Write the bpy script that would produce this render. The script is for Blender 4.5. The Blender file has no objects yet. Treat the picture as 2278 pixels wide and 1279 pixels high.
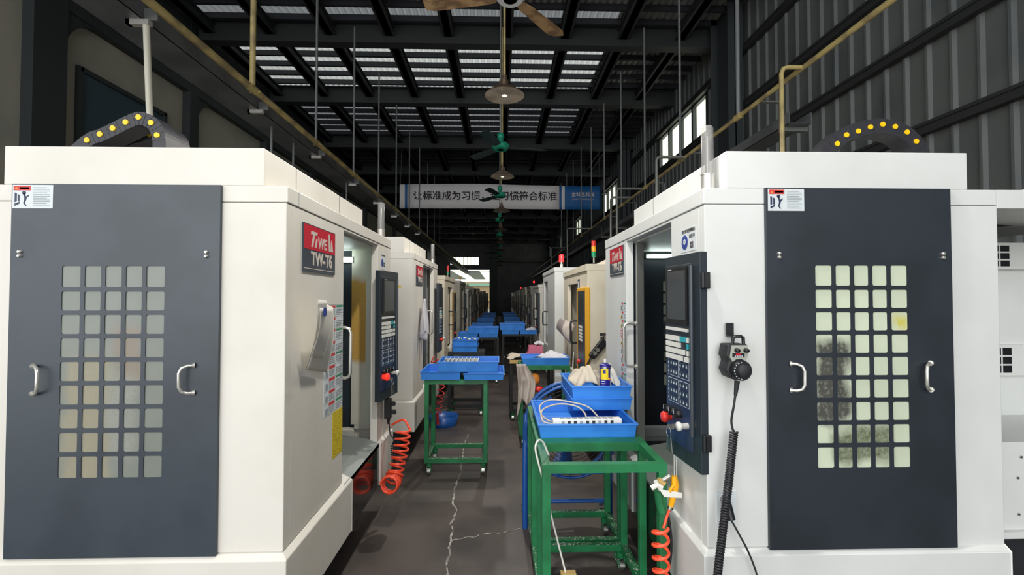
import bpy, math, random
from mathutils import Vector, Matrix
random.seed(7)
SC = bpy.context.scene
COL = SC.collection

# ------------------------------------------------------------------ camera
F, CX, CY, VX, VY, EYE = 1020., 1139., 639.5, 1112., 662., 1.5
yaw = math.atan((CX - VX) / F)
pitch = math.atan((VY - CY) / F)
fwd = Vector((math.sin(yaw) * math.cos(pitch), math.cos(yaw) * math.cos(pitch), math.sin(pitch)))
right = Vector((math.cos(yaw), -math.sin(yaw), 0))
upv = right.cross(fwd)
cam_d = bpy.data.cameras.new('camera')
cam_d.sensor_width = 36
cam_d.lens = F / 2278 * 36
cam_d.clip_start = 0.05
cam_d.clip_end = 200
cam = bpy.data.objects.new('camera', cam_d)
COL.objects.link(cam)
m = Matrix((right, upv, -fwd)).transposed().to_4x4()
m.translation = Vector((0, 0, EYE))
cam.matrix_world = m
SC.camera = cam

# ------------------------------------------------------------------ light
w = bpy.data.worlds.new('overcast_sky')
SC.world = w
w.use_nodes = True
bg = w.node_tree.nodes['Background']
bg.inputs[0].default_value = (0.93, 0.97, 1.0, 1)
bg.inputs[1].default_value = 2.4


def area(name, loc, target, sx, sy, energy, col):
    d = bpy.data.lights.new(name, 'AREA')
    d.shape = 'RECTANGLE'
    d.size, d.size_y, d.energy, d.color = sx, sy, energy, col
    o = bpy.data.objects.new(name, d)
    COL.objects.link(o)
    o.location = loc
    o.rotation_euler = (Vector(target) - Vector(loc)).to_track_quat('-Z', 'Y').to_euler()
    return o


# daylight of the yard entering through the open front of the hall
area('doorway_daylight', (-2.0, -8.0, 3.6), (-1.2, 6, 2.2), 12.5, 7.2, 450, (1.0, 0.985, 0.95))

vs = SC.view_settings
vs.view_transform = 'Standard'
vs.look = 'None'
vs.exposure = 0.0
vs.gamma = 1.0
vs.use_curve_mapping = False
SC.cycles.use_denoising = True
SC.cycles.max_bounces = 8
SC.cycles.diffuse_bounces = 4
SC.cycles.glossy_bounces = 3
SC.cycles.transparent_max_bounces = 8
SC.cycles.sample_clamp_indirect = 6
SC.cycles.caustics_reflective = False
SC.cycles.caustics_refractive = False


# ------------------------------------------------------------------ materials
def lin(c):
    c = c / 255.
    return c / 12.92 if c <= 0.04045 else ((c + 0.055) / 1.055) ** 2.4


def rgb(c):
    return (lin(c[0]), lin(c[1]), lin(c[2]), 1)


MATS = {}


def mat(name, c, rough=0.5, metal=0.0, spec=0.5, c2=None, scale=6.0, lo=0.45, hi=0.6, detail=6.0,
        emit=0.0, stretch=None, coat=0.0, bump=0.0, aniso=None):
    if name in MATS:
        return MATS[name]
    M = bpy.data.materials.new(name)
    M.use_nodes = True
    nt = M.node_tree
    b = nt.nodes['Principled BSDF']
    b.inputs['Base Color'].default_value = rgb(c)
    b.inputs['Roughness'].default_value = rough
    b.inputs['Metallic'].default_value = metal
    b.inputs['Specular IOR Level'].default_value = spec
    b.inputs['Coat Weight'].default_value = coat
    if emit:
        b.inputs['Emission Color'].default_value = rgb(c)
        b.inputs['Emission Strength'].default_value = emit
    if c2 is not None or bump:
        tc = nt.nodes.new('ShaderNodeTexCoord')
        mp = nt.nodes.new('ShaderNodeMapping')
        nt.links.new(tc.outputs['Object'], mp.inputs[0])
        if stretch:
            mp.inputs['Scale'].default_value = stretch
        nz = nt.nodes.new('ShaderNodeTexNoise')
        nz.inputs['Scale'].default_value = scale
        nz.inputs['Detail'].default_value = detail
        nt.links.new(mp.outputs[0], nz.inputs['Vector'])
        if c2 is not None:
            rp = nt.nodes.new('ShaderNodeValToRGB')
            rp.color_ramp.elements[0].position = lo
            rp.color_ramp.elements[1].position = hi
            rp.color_ramp.elements[0].color = rgb(c)
            rp.color_ramp.elements[1].color = rgb(c2)
            nt.links.new(nz.outputs['Fac'], rp.inputs[0])
            nt.links.new(rp.outputs[0], b.inputs['Base Color'])
        if bump:
            bp = nt.nodes.new('ShaderNodeBump')
            bp.inputs['Strength'].default_value = bump
            nt.links.new(nz.outputs['Fac'], bp.inputs['Height'])
            nt.links.new(bp.outputs[0], b.inputs['Normal'])
    MATS[name] = M
    return M


def glassy(name, tint, alpha_t=0.9, rough=0.05):
    M = bpy.data.materials.new(name)
    M.use_nodes = True
    nt = M.node_tree
    for n in list(nt.nodes):
        if n.type != 'OUTPUT_MATERIAL':
            nt.nodes.remove(n)
    out = [n for n in nt.nodes if n.type == 'OUTPUT_MATERIAL'][0]
    t = nt.nodes.new('ShaderNodeBsdfTransparent')
    t.inputs[0].default_value = rgb(tint)
    g = nt.nodes.new('ShaderNodeBsdfGlossy')
    g.inputs['Roughness'].default_value = rough
    mx = nt.nodes.new('ShaderNodeMixShader')
    mx.inputs[0].default_value = 1 - alpha_t
    nt.links.new(t.outputs[0], mx.inputs[1])
    nt.links.new(g.outputs[0], mx.inputs[2])
    nt.links.new(mx.outputs[0], out.inputs[0])
    return M


def translucent(name, c, share=0.6, ct=None):
    M = bpy.data.materials.new(name)
    M.use_nodes = True
    nt = M.node_tree
    for n in list(nt.nodes):
        if n.type != 'OUTPUT_MATERIAL':
            nt.nodes.remove(n)
    out = [n for n in nt.nodes if n.type == 'OUTPUT_MATERIAL'][0]
    d = nt.nodes.new('ShaderNodeBsdfDiffuse')
    d.inputs[0].default_value = rgb(c)
    t = nt.nodes.new('ShaderNodeBsdfTranslucent')
    t.inputs[0].default_value = rgb(ct or c)
    mx = nt.nodes.new('ShaderNodeMixShader')
    mx.inputs[0].default_value = share
    nt.links.new(d.outputs[0], mx.inputs[1])
    nt.links.new(t.outputs[0], mx.inputs[2])
    nt.links.new(mx.outputs[0], out.inputs[0])
    return M


WHITE = mat('white_paint', (226, 221, 212), 0.46, c2=(214, 209, 198), scale=2.2, lo=0.4, hi=0.7)
WHITE2 = mat('cool_white_paint', (226, 227, 224), 0.42, c2=(216, 217, 213), scale=2.2, lo=0.4, hi=0.7)
CREAM = mat('cream_paint', (221, 211, 190), 0.45, c2=(205, 195, 172), scale=3, lo=0.4, hi=0.7)
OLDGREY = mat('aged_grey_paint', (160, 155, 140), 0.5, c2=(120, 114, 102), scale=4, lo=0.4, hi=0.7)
SLATE = mat('slate_paint', (56, 64, 72), 0.36, c2=(50, 57, 65), scale=3)
SLATE_DIM = mat('dim_slate_paint', (44, 50, 58), 0.4, c2=(38, 44, 50), scale=3)  # same door slate, darkened for the weaker reflection on the right door
PANELD = mat('panel_dark', (42, 51, 58), 0.4)
PANELB = mat('panel_blue', (38, 52, 84), 0.4, c2=(44, 58, 78), scale=9)
BLACK = mat('black_plastic', (24, 25, 28), 0.4)
BLACKG = mat('gloss_black_panel', (20, 20, 23), 0.12)
RUBBER = mat('black_rubber', (38, 38, 42), 0.6)
CHROME = mat('chrome', (222, 220, 212), 0.28, metal=0.75)
STEEL = mat('brushed_steel', (165, 165, 160), 0.35, metal=0.9)
KEYW = mat('key_white', (222, 221, 214), 0.5)
KEYT = mat('key_teal', (48, 160, 170), 0.5)
PRINT = mat('print_white', (205, 212, 222), 0.5)
SCREEN = mat('dead_screen', (52, 60, 64), 0.18)
REDP = mat('red_plastic', (214, 52, 42), 0.35)
REDGLOW = mat('red_lit_button', (235, 45, 30), 0.3, emit=1.2)
GREEN = mat('green_frame_paint', (34, 122, 74), 0.4, c2=(28, 104, 62), scale=7)
GREENCHIP = mat('green_chipped_paint', (34, 116, 70), 0.45, c2=(196, 205, 186), scale=120, lo=0.56, hi=0.6, detail=2)
BLUE = mat('blue_plastic', (58, 138, 228), 0.38, c2=(50, 126, 216), scale=5)
BLUET = mat('blue_tube_paint', (30, 84, 158), 0.32)
YELLOW = mat('yellow_paint', (228, 166, 24), 0.45)
YELDOT = mat('yellow_pin', (246, 196, 20), 0.4)
YELLAB = mat('yellow_sticker', (230, 206, 50), 0.5, c2=(180, 160, 40), scale=70, lo=0.5, hi=0.56, stretch=(1, 1, 3))
CHAIN = mat('chain_plastic', (42, 42, 48), 0.5)
HOSE = mat('coral_hose', (255, 88, 56), 0.3)
GUNY = mat('amber_plastic', (250, 176, 10), 0.35)
PAPER = mat('paper', (224, 220, 210), 0.7)
PLASTICW = mat('white_plastic', (232, 230, 222), 0.4)
RAG = mat('grey_rag', (208, 196, 186), 0.9, c2=(178, 164, 154), scale=9)
SHEETG = mat('grey_film', (176, 166, 160), 0.4)
RAGW = mat('white_rag', (206, 204, 210), 0.9)
GLOVE = mat('knit_glove', (206, 194, 176), 0.9)
SIGNR = mat('sign_red', (200, 36, 56), 0.3)
SIGNB = mat('sign_slate', (54, 68, 80), 0.3)
SIGNG = mat('sign_silver', (206, 196, 186), 0.35)
STR = mat('sticker_red', (206, 60, 56), 0.5)
STG = mat('sticker_green', (44, 140, 92), 0.5)
STW = mat('sticker_white', (214, 220, 222), 0.5)
STL = mat('sticker_line', (150, 158, 162), 0.6)
STN = mat('sticker_navy', (40, 46, 76), 0.5)
STO = mat('sticker_amber', (240, 150, 60), 0.5)
LOGOB = mat('badge_blue', (38, 62, 140), 0.5)
INK = mat('dark_print', (52, 48, 46), 0.6)
OILY = mat('oil_stained_sheet', (216, 180, 100), 0.3, c2=(224, 218, 196), scale=14, lo=0.5, hi=0.72, stretch=(1, 1, 0.5))
LINER = mat('liner_white', (214, 216, 206), 0.4)
BED = mat('cast_bed_grey', (130, 136, 132), 0.4)
CLEAR = None
ALU = mat('aluminium_base', (214, 210, 205), 0.3, metal=0.6)
YPIPE = mat('aged_yellow_pipe', (176, 158, 104), 0.45, c2=(134, 118, 84), scale=5)
PIPEG = mat('galvanised_pipe', (120, 122, 118), 0.5, metal=0.4)
ROD = mat('grey_rod', (112, 115, 116), 0.5, metal=0.3)
TRAYG = mat('cable_tray_grey', (96, 98, 102), 0.45, c2=(78, 80, 84), scale=3)
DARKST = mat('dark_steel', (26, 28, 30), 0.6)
BEAM = mat('beam_paint', (48, 51, 53), 0.6)
PURLIN = mat('purlin_paint', (46, 47, 54), 0.6)
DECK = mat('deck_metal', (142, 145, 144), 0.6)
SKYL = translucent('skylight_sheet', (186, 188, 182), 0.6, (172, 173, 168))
SKYL2 = translucent('dimmed_skylight_sheet', (128, 130, 130), 0.5, (120, 121, 121))  # dimmer copy of the skylight sheet, weaker light put into its colour
WALLR = mat('grey_wall_sheet', (98, 101, 100), 0.55, c2=(86, 90, 91), scale=1.4)
GIRT = mat('girt_paint', (44, 46, 46), 0.6)
WALLL = mat('left_wall_grey', (178, 174, 160), 0.6, c2=(160, 160, 150), scale=0.8)
COLM = mat('column_paint', (52, 57, 60), 0.55)
GLASSD = mat('dark_window_glass', (70, 88, 98), 0.15)
FROST = glassy('bright_window_glass', (250, 250, 236), 0.96, 0.1)
FLOOR = mat('worn_dark_concrete', (94, 84, 79), 0.5, c2=(66, 60, 57), scale=2.4, lo=0.36, hi=0.66, detail=14, bump=0.06)
CRACK = mat('crack_filler', (190, 184, 176), 0.8, c2=(110, 104, 98), scale=22, lo=0.4, hi=0.6)
YARD = mat('yard_concrete', (170, 168, 160), 0.7)
BANW = mat('banner_white', (226, 222, 224), 0.7)
BANB = mat('banner_blue', (22, 94, 158), 0.6)
BANT = mat('banner_ink', (34, 28, 34), 0.7)
FANG = mat('fan_green', (18, 138, 108), 0.3)
FANW = mat('fan_hub_white', (205, 208, 212), 0.35)
BLADET = mat('worn_fan_blade', (172, 138, 96), 0.5, c2=(120, 92, 62), scale=9)
BLADED = mat('fan_blade_dark_green', (22, 46, 46), 0.4)
BRONZE = mat('lamp_bronze', (96, 78, 62), 0.4, metal=0.4)
SHADEIN = mat('lamp_shade_enamel', (176, 164, 148), 0.35, c2=(140, 128, 112), scale=5)
BULB = mat('bulb_glass', (226, 222, 212), 0.3)
BULB_FILL = mat('fill_glow_bulb', (255, 248, 232), 0.3, emit=1.0)  # bulb glow added to go with the aisle fill spots
PINK = mat('pink_plastic', (190, 92, 122), 0.5)
WOOD = mat('raw_wood', (196, 164, 104), 0.7)
WD_B = mat('can_blue', (40, 34, 130), 0.3)
WD_Y = mat('can_yellow', (244, 214, 40), 0.3)
CAST = mat('base_casting', (40, 42, 46), 0.5)
LAMPW = mat('lit_tube', (236, 255, 250), 0.3, emit=9)
REDLAMP = mat('lit_red_beacon', (255, 40, 40), 0.3, emit=3.0)
RED_L = mat('red_lens', (200, 50, 44), 0.3)
AMB_L = mat('amber_lens', (232, 160, 40), 0.3)
GRN_L = mat('green_lens', (30, 140, 96), 0.3)
CANW = mat('far_wall_cream', (150, 128, 96), 0.7)
CANG = mat('canopy_grey', (128, 136, 122), 0.7)
CANP = translucent('canopy_skylight', (232, 230, 220), 0.95)
MINT = mat('mint_beam', (110, 150, 130), 0.6)
CLEAR = mat('milky_acrylic', (168, 166, 164), 0.2)
CLEAR.node_tree.nodes['Principled BSDF'].inputs['Alpha'].default_value = 0.45


def pane_mat(name, base, patch_col, stain, boxes, rough=0.3):
    """polycarbonate pane: base colour, colour patches at fixed places (object space), amber stain"""
    M = mat(name, base, rough, c2=tuple(int(x * 0.93) for x in base), scale=3.5, lo=0.35, hi=0.7)
    nt = M.node_tree
    b = nt.nodes['Principled BSDF']
    src = b.inputs['Base Color'].links[0].from_socket
    tc = nt.nodes.new('ShaderNodeTexCoord')
    sp = nt.nodes.new('ShaderNodeSeparateXYZ')
    nt.links.new(tc.outputs['Object'], sp.inputs[0])
    nz = nt.nodes.new('ShaderNodeTexNoise')
    nz.inputs['Scale'].default_value = 90
    nt.links.new(tc.outputs['Object'], nz.inputs['Vector'])
    n2 = nt.nodes.new('ShaderNodeTexNoise')
    n2.inputs['Scale'].default_value = 7
    nt.links.new(tc.outputs['Object'], n2.inputs['Vector'])

    def math_(op, a, bb, clamp=False):
        n = nt.nodes.new('ShaderNodeMath')
        n.operation = op
        n.use_clamp = clamp
        for i, x in enumerate((a, bb)):
            if hasattr(x, 'is_output'):
                nt.links.new(x, n.inputs[i])
            else:
                n.inputs[i].default_value = x
        return n.outputs[0]
    for (y0, y1, z0, z1, col, amt) in boxes:
        wob = math_('MULTIPLY', math_('SUBTRACT', n2.outputs['Fac'], 0.5), 0.10)
        yy = math_('ADD', sp.outputs['Y'], wob)
        zz = math_('ADD', sp.outputs['Z'], wob)
        k = 26.0
        mk = math_('MULTIPLY',
                   math_('MULTIPLY', math_('MULTIPLY', math_('SUBTRACT', yy, y0), k, True), math_('MULTIPLY', math_('SUBTRACT', y1, yy), k, True)),
                   math_('MULTIPLY', math_('MULTIPLY', math_('SUBTRACT', zz, z0), k, True), math_('MULTIPLY', math_('SUBTRACT', z1, zz), k, True)))
        sp2 = math_('MULTIPLY', mk, math_('ADD', math_('MULTIPLY', nz.outputs['Fac'], 0.9), amt - 0.45), True)
        mx = nt.nodes.new('ShaderNodeMix')
        mx.data_type = 'RGBA'
        nt.links.new(sp2, mx.inputs[0])
        nt.links.new(src, mx.inputs[6])
        mx.inputs[7].default_value = rgb(col)
        src = mx.outputs[2]
    nt.links.new(src, b.inputs['Base Color'])
    return M


PANE_R = pane_mat('pale_green_pane', (214, 222, 196), None, None, [
    (0.40, 0.565, 1.02, 1.36, (82, 82, 76), 1.0),  # dark boxes paint in silhouettes of things behind the pane
    (0.47, 0.72, 0.86, 1.03, (104, 110, 84), 0.85),
    (0.70, 0.80, 1.36, 1.46, (206, 196, 90), 0.85)])
STAINED = pane_mat('stained_sheet', (224, 220, 206), None, None, [(0.0, 0.4, 1.02, 1.64, (206, 160, 74), 0.95)])
PANE_L = pane_mat('grey_olive_pane', (132, 136, 128), None, None, [
    (0.60, 0.80, 0.80, 1.30, (154, 146, 122), 0.75),
    (0.50, 0.62, 1.20, 1.42, (142, 122, 106), 0.6),
    (0.52, 0.64, 0.90, 1.25, (156, 156, 146), 0.5)], 0.2)


# ------------------------------------------------------------------ geometry helpers
class MB:
    def __init__(s, tf=None):
        s.v, s.f, s.m, s.s, s.mats, s.tf = [], [], [], [], [], tf

    def mi(s, mt):
        if mt not in s.mats:
            s.mats.append(mt)
        return s.mats.index(mt)

    def add(s, vs_, fs, mt, smooth=False):
        o = len(s.v)
        for p in vs_:
            p = Vector(p)
            s.v.append(s.tf @ p if s.tf else p)
        k = s.mi(mt)
        for f in fs:
            s.f.append([o + i for i in f])
            s.m.append(k)
            s.s.append(smooth)
        return s

    def box(s, x0, x1, y0, y1, z0, z1, mt):
        x0, x1 = sorted((x0, x1)); y0, y1 = sorted((y0, y1)); z0, z1 = sorted((z0, z1))
        v = [(x0, y0, z0), (x1, y0, z0), (x1, y1, z0), (x0, y1, z0), (x0, y0, z1), (x1, y0, z1), (x1, y1, z1), (x0, y1, z1)]
        return s.add(v, [(3, 2, 1, 0), (4, 5, 6, 7), (0, 1, 5, 4), (1, 2, 6, 5), (2, 3, 7, 6), (3, 0, 4, 7)], mt)

    def hexa(s, b, t, mt):
        """b, t: four corners each (bottom and top loops)"""
        return s.add(list(b) + list(t), [(3, 2, 1, 0), (4, 5, 6, 7), (0, 1, 5, 4), (1, 2, 6, 5), (2, 3, 7, 6), (3, 0, 4, 7)], mt)

    def prism(s, poly, axis, a0, a1, mt):
        n = len(poly)

        def P3(p, a):
            return {'x': (a, p[0], p[1]), 'y': (p[0], a, p[1]), 'z': (p[0], p[1], a)}[axis]
        v = [P3(p, a0) for p in poly] + [P3(p, a1) for p in poly]
        f = [tuple(range(n))[::-1], tuple(range(n, 2 * n))] + [(i, (i + 1) % n, n + (i + 1) % n, n + i) for i in range(n)]
        return s.add(v, f, mt)

    def cyl(s, p0, p1, r0, mt, r1=None, n=14, caps=True):
        p0, p1 = Vector(p0), Vector(p1)
        r1 = r0 if r1 is None else r1
        d = (p1 - p0).normalized()
        a = d.orthogonal().normalized()
        b = d.cross(a)
        v = []
        for (p, r) in ((p0, r0), (p1, r1)):
            for i in range(n):
                t = 2 * math.pi * i / n
                v.append(p + (a * math.cos(t) + b * math.sin(t)) * r)
        s.add(v, [(i, (i + 1) % n, n + (i + 1) % n, n + i) for i in range(n)], mt, True)
        if caps:
            s.add(v[:n], [tuple(range(n))[::-1]], mt)
            s.add(v[n:], [tuple(range(n))], mt)
        return s

    def tube(s, pts, r, mt, n=8, closed=False):
        pts = [Vector(p) for p in pts]
        N = len(pts)
        v = []
        a = None
        for i, p in enumerate(pts):
            q0 = pts[i - 1] if (i > 0 or closed) else p
            q1 = pts[(i + 1) % N] if (i < N - 1 or closed) else p
            d = (q1 - q0).normalized()
            if a is None:
                a = d.orthogonal().normalized()
            a = (a - d * a.dot(d))
            a = a.normalized() if a.length > 1e-6 else d.orthogonal().normalized()
            b = d.cross(a)
            rr = r[i] if isinstance(r, (list, tuple)) else r
            for k in range(n):
                t = 2 * math.pi * k / n
                v.append(p + (a * math.cos(t) + b * math.sin(t)) * rr)
        f = []
        for i in range(N if closed else N - 1):
            j = (i + 1) % N
            for k in range(n):
                f.append((i * n + k, i * n + (k + 1) % n, j * n + (k + 1) % n, j * n + k))
        s.add(v, f, mt, True)
        if not closed:
            s.add(v[:n], [tuple(range(n))[::-1]], mt)
            s.add(v[-n:], [tuple(range(n))], mt)
        return s

    def lathe(s, prof, c, mt, n=24, axis='z'):
        v = []
        for (r, h) in prof:
            for i in range(n):
                t = 2 * math.pi * i / n
                q = {'z': (r * math.cos(t), r * math.sin(t), h), 'y': (r * math.cos(t), h, r * math.sin(t)),
                     'x': (h, r * math.cos(t), r * math.sin(t))}[axis]
                v.append((c[0] + q[0], c[1] + q[1], c[2] + q[2]))
        f = []
        for j in range(len(prof) - 1):
            for i in range(n):
                f.append((j * n + i, j * n + (i + 1) % n, (j + 1) * n + (i + 1) % n, (j + 1) * n + i))
        s.add(v, f, mt, True)
        for j in (0, len(prof) - 1):
            if prof[j][0] > 1e-5:
                s.add(v[j * n:(j + 1) * n], [tuple(range(n))], mt)
        return s

    def ball(s, c, r, mt, n=14, k=8):
        r = (r, r, r) if not isinstance(r, tuple) else r
        prof = []
        v = []
        for j in range(k + 1):
            ph = math.pi * j / k
            for i in range(n):
                t = 2 * math.pi * i / n
                v.append((c[0] + r[0] * math.sin(ph) * math.cos(t), c[1] + r[1] * math.sin(ph) * math.sin(t), c[2] - r[2] * math.cos(ph)))
        f = [(j * n + i, j * n + (i + 1) % n, (j + 1) * n + (i + 1) % n, (j + 1) * n + i) for j in range(k) for i in range(n)]
        return s.add(v, f, mt, True)

    def sheet(s, fn, nu, nv, mt):
        v = [fn(i / nu, j / nv) for j in range(nv + 1) for i in range(nu + 1)]
        w_ = nu + 1
        f = [(j * w_ + i, j * w_ + i + 1, (j + 1) * w_ + i + 1, (j + 1) * w_ + i) for j in range(nv) for i in range(nu)]
        return s.add(v, f, mt, True)

    def build(s, name, parent=None, off=None, bevel=0.0, solid=0.0, seg=2):
        off = Vector(off) if off is not None else Vector((0, 0, 0))
        me = bpy.data.meshes.new(name)
        me.from_pydata([p - off for p in s.v], [], s.f)
        for mt in s.mats:
            me.materials.append(mt)
        me.polygons.foreach_set('material_index', s.m)
        me.polygons.foreach_set('use_smooth', s.s)
        me.update()
        o = bpy.data.objects.new(name, me)
        COL.objects.link(o)
        if parent is not None:
            o.parent = parent
        else:
            o.location = off
        if solid:
            md = o.modifiers.new('thickness', 'SOLIDIFY')
            md.thickness = solid
            md.offset = 0
        if bevel:
            md = o.modifiers.new('edges', 'BEVEL')
            md.width = bevel
            md.segments = seg
            md.limit_method = 'ANGLE'
            md.angle_limit = math.radians(40)
            md.use_clamp_overlap = True
        return o


def tag(o, label=None, cat=None, group=None, kind=None):
    for k, v in (('label', label), ('category', cat), ('group', group), ('kind', kind)):
        if v:
            o[k] = v
    return o


def thing(name, loc, label, cat, group=None, rz=0.0):
    o = bpy.data.objects.new(name, None)
    o.empty_display_size = 0.1
    COL.objects.link(o)
    o.location = loc
    o.rotation_euler = (0, 0, rz)
    return tag(o, label, cat, group)


def struct(mb, name, bevel=0.0):
    return tag(mb.build(name, bevel=bevel), kind='structure')


def copy_tree(o, parent=None):
    c = o.copy()
    COL.objects.link(c)
    c.parent = parent
    for ch in [x for x in COL.objects if x.parent == o]:
        copy_tree(ch, c)
    return c


def text(name, s_, size, mt, M, parent=None, bold=0.0, off=None, align='CENTER', shear=0.0, ex=0.0008, sx=1.0):
    """lettering turned into mesh; M maps text plane (x right, y up, z towards reader)"""
    cu = bpy.data.curves.new(name, 'FONT')
    cu.body = s_
    cu.size = size
    cu.extrude = ex
    cu.offset = bold
    cu.shear = shear
    cu.align_x = align
    cu.align_y = 'CENTER'
    t = bpy.data.objects.new(name + '_c', cu)
    COL.objects.link(t)
    dg = bpy.context.evaluated_depsgraph_get()
    dg.update()
    me = bpy.data.meshes.new_from_object(t.evaluated_get(dg))
    bpy.data.objects.remove(t)
    me.transform(M @ Matrix.Diagonal((sx, 1, 1, 1)))
    if off is not None:
        me.transform(Matrix.Translation(-Vector(off)))
    me.materials.clear()
    me.materials.append(mt)
    me.name = name
    o = bpy.data.objects.new(name, me)
    COL.objects.link(o)
    if parent is not None:
        o.parent = parent
    return o


def frame(origin, xa, ya):
    xa, ya = Vector(xa).normalized(), Vector(ya).normalized()
    za = xa.cross(ya)
    M = Matrix((xa, ya, za)).transposed().to_4x4()
    M.translation = Vector(origin)
    return M


def smooth_path(pts, k=6):
    """Catmull-Rom through the points"""
    P = [Vector(p) for p in pts]
    P = [P[0] * 2 - P[1]] + P + [P[-1] * 2 - P[-2]]
    out = []
    for i in range(1, len(P) - 2):
        for j in range(k):
            t = j / k
            a, b, c, d = P[i - 1], P[i], P[i + 1], P[i + 2]
            out.append(0.5 * ((2 * b) + (c - a) * t + (2 * a - 5 * b + 4 * c - d) * t * t + (3 * b - a - 3 * c + d) * t ** 3))
    out.append(P[-2])
    return out


def coil(axis, r, turns, n=14, ph=0.0):
    """helix about a poly-line axis"""
    ax = [Vector(p) for p in axis]
    L = [0]
    for a, b in zip(ax, ax[1:]):
        L.append(L[-1] + (b - a).length)
    out = []
    N = int(turns * n)
    ref = None
    for i in range(N + 1):
        sft = L[-1] * i / N
        k = max(j for j in range(len(ax) - 1) if L[j] <= sft + 1e-9)
        p = ax[k].lerp(ax[k + 1], (sft - L[k]) / (L[k + 1] - L[k]))
        d = (ax[min(k + 1, len(ax) - 1)] - ax[k]).normalized()
        a = Vector((1, 0, 0)) if ref is None else ref
        a = (a - d * a.dot(d)).normalized()
        ref = a
        b = d.cross(a)
        rr = r(i / N) if callable(r) else r
        t = 2 * math.pi * i / n + ph
        out.append(p + (a * math.cos(t) + b * math.sin(t)) * rr)
    return out


# ------------------------------------------------------------------ setting
XW0, XW1, ZC = -5.3, 4.0, 6.3
YB, YE = -3.2, 38.0
mb = MB()
mb.box(XW0 - 0.2, XW1 + 0.2, YB, YE + 0.3, -0.2, 0, FLOOR)


def strip(path, wd, mt, z=0.0015):
    for i in range(len(path) - 1):
        a, b = Vector((*path[i], z)), Vector((*path[i + 1], z))
        d = (b - a).normalized()
        n = Vector((-d.y, d.x, 0))
        w0 = wd * random.uniform(0.5, 1.3)
        w1 = wd * random.uniform(0.5, 1.3)
        mb.add([a - n * w0, a + n * w0, b + n * w1, b - n * w1], [(3, 2, 1, 0)], mt)


def wobble(path, amp=0.012, k=5):
    out = []
    for a, b in zip(path, path[1:]):
        for j in range(k):
            t = j / k
            out.append((a[0] + (b[0] - a[0]) * t + random.uniform(-amp, amp), a[1] + (b[1] - a[1]) * t + random.uniform(-amp, amp)))
    out.append(path[-1])
    return out


strip(wobble([(-0.345, 5.1), (-0.352, 4.73), (-0.36, 4.4), (-0.33, 4.0), (-0.35, 3.75), (-0.355, 3.5), (-0.31, 3.27), (-0.32, 3.07), (-0.29, 2.87), (-0.30, 2.77), (-0.29, 2.48), (-0.30, 2.0), (-0.27, 1.2)]), 0.006, CRACK)
strip(wobble([(-0.29, 2.87), (-0.18, 2.91), (-0.08, 2.95), (0.02, 2.96), (0.14, 3.01)]), 0.004, CRACK)
struct(mb, 'floor')
mb = MB()
mb.box(-14, 14, -16, YB, -0.25, -0.02, YARD)
struct(mb, 'ground_yard')
mb = MB()
mb.box(XW1, XW1 + 0.3, -15, YB, -0.1, 5.5, COLM)  # unseen dark wall added to darken the right door's reflection
struct(mb, 'wall_unseen_reflector')

# right wall: ribbed sheet with window band
WIN = [(8.68 + 6.3 * i, 11.33 + 6.3 * i) for i in range(5) if 11.33 + 6.3 * i < YE]
ZW0, ZW1 = 4.64, 5.47
mb = MB()
mb.box(XW1, XW1 + 0.08, YB, YE, 0, ZW0, WALLR)
mb.box(XW1, XW1 + 0.08, YB, YE, ZW1, ZC + 0.3, WALLR)
y = YB
for a, b in WIN + [(YE, YE)]:
    mb.box(XW1, XW1 + 0.08, y, a, ZW0, ZW1, WALLR)
    y = b
y = YB + 0.1
while y < YE:
    inw = any(a - 0.02 < y < b + 0.02 for a, b in WIN)
    for (z0, z1) in ([(0, ZW0), (ZW1, ZC)] if inw else [(0, ZC)]):
        mb.hexa([(XW1 - 0.03, y - 0.012, z0), (XW1, y - 0.03, z0), (XW1, y + 0.03, z0), (XW1 - 0.03, y + 0.012, z0)],
                [(XW1 - 0.03, y - 0.012, z1), (XW1, y - 0.03, z1), (XW1, y + 0.03, z1), (XW1 - 0.03, y + 0.012, z1)], WALLR)
    y += 0.233
struct(mb, 'wall_right')
for i, z in enumerate((2.25, 3.06, 3.9, 4.6, 5.51)):
    mb = MB()
    mb.box(XW1 - 0.10, XW1 - 0.03, YB, YE, z - 0.05, z + 0.05, GIRT)
    mb.box(XW1 - 0.115, XW1 - 0.10, YB, YE, z + 0.02, z + 0.05, GIRT)
    struct(mb, 'trim_%d' % (i + 1))
for i, (a, b) in enumerate(WIN):
    mb = MB()
    wd = (b - a) / 4
    for k in range(4):
        y0, y1 = a + k * wd, a + (k + 1) * wd
        mb.box(XW1 + 0.03, XW1 + 0.036, y0 + 0.03, y1 - 0.03, ZW0 + 0.03, ZW1 - 0.03, FROST)
    for k in range(5):
        mb.box(XW1 - 0.01, XW1 + 0.07, a + k * wd - 0.04, a + k * wd + 0.04, ZW0, ZW1, COLM)
    mb.box(XW1 - 0.01, XW1 + 0.07, a, b, ZW0, ZW0 + 0.035, COLM)
    mb.box(XW1 - 0.01, XW1 + 0.07, a, b, ZW1 - 0.035, ZW1, COLM)
    struct(mb, 'window_%d' % (i + 1))
for i in range(6):
    y = 0.85 + 6.3 * i
    mb = MB()
    mb.box(XW1 - 0.36, XW1 - 0.12, y, y + 0.02, 0, ZC, COLM)
    mb.box(XW1 - 0.36, XW1 - 0.12, y + 0.58, y + 0.6, 0, ZC, COLM)
    mb.box(XW1 - 0.25, XW1 - 0.23, y, y + 0.6, 0, ZC, COLM)
    struct(mb, 'column_right')

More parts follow.
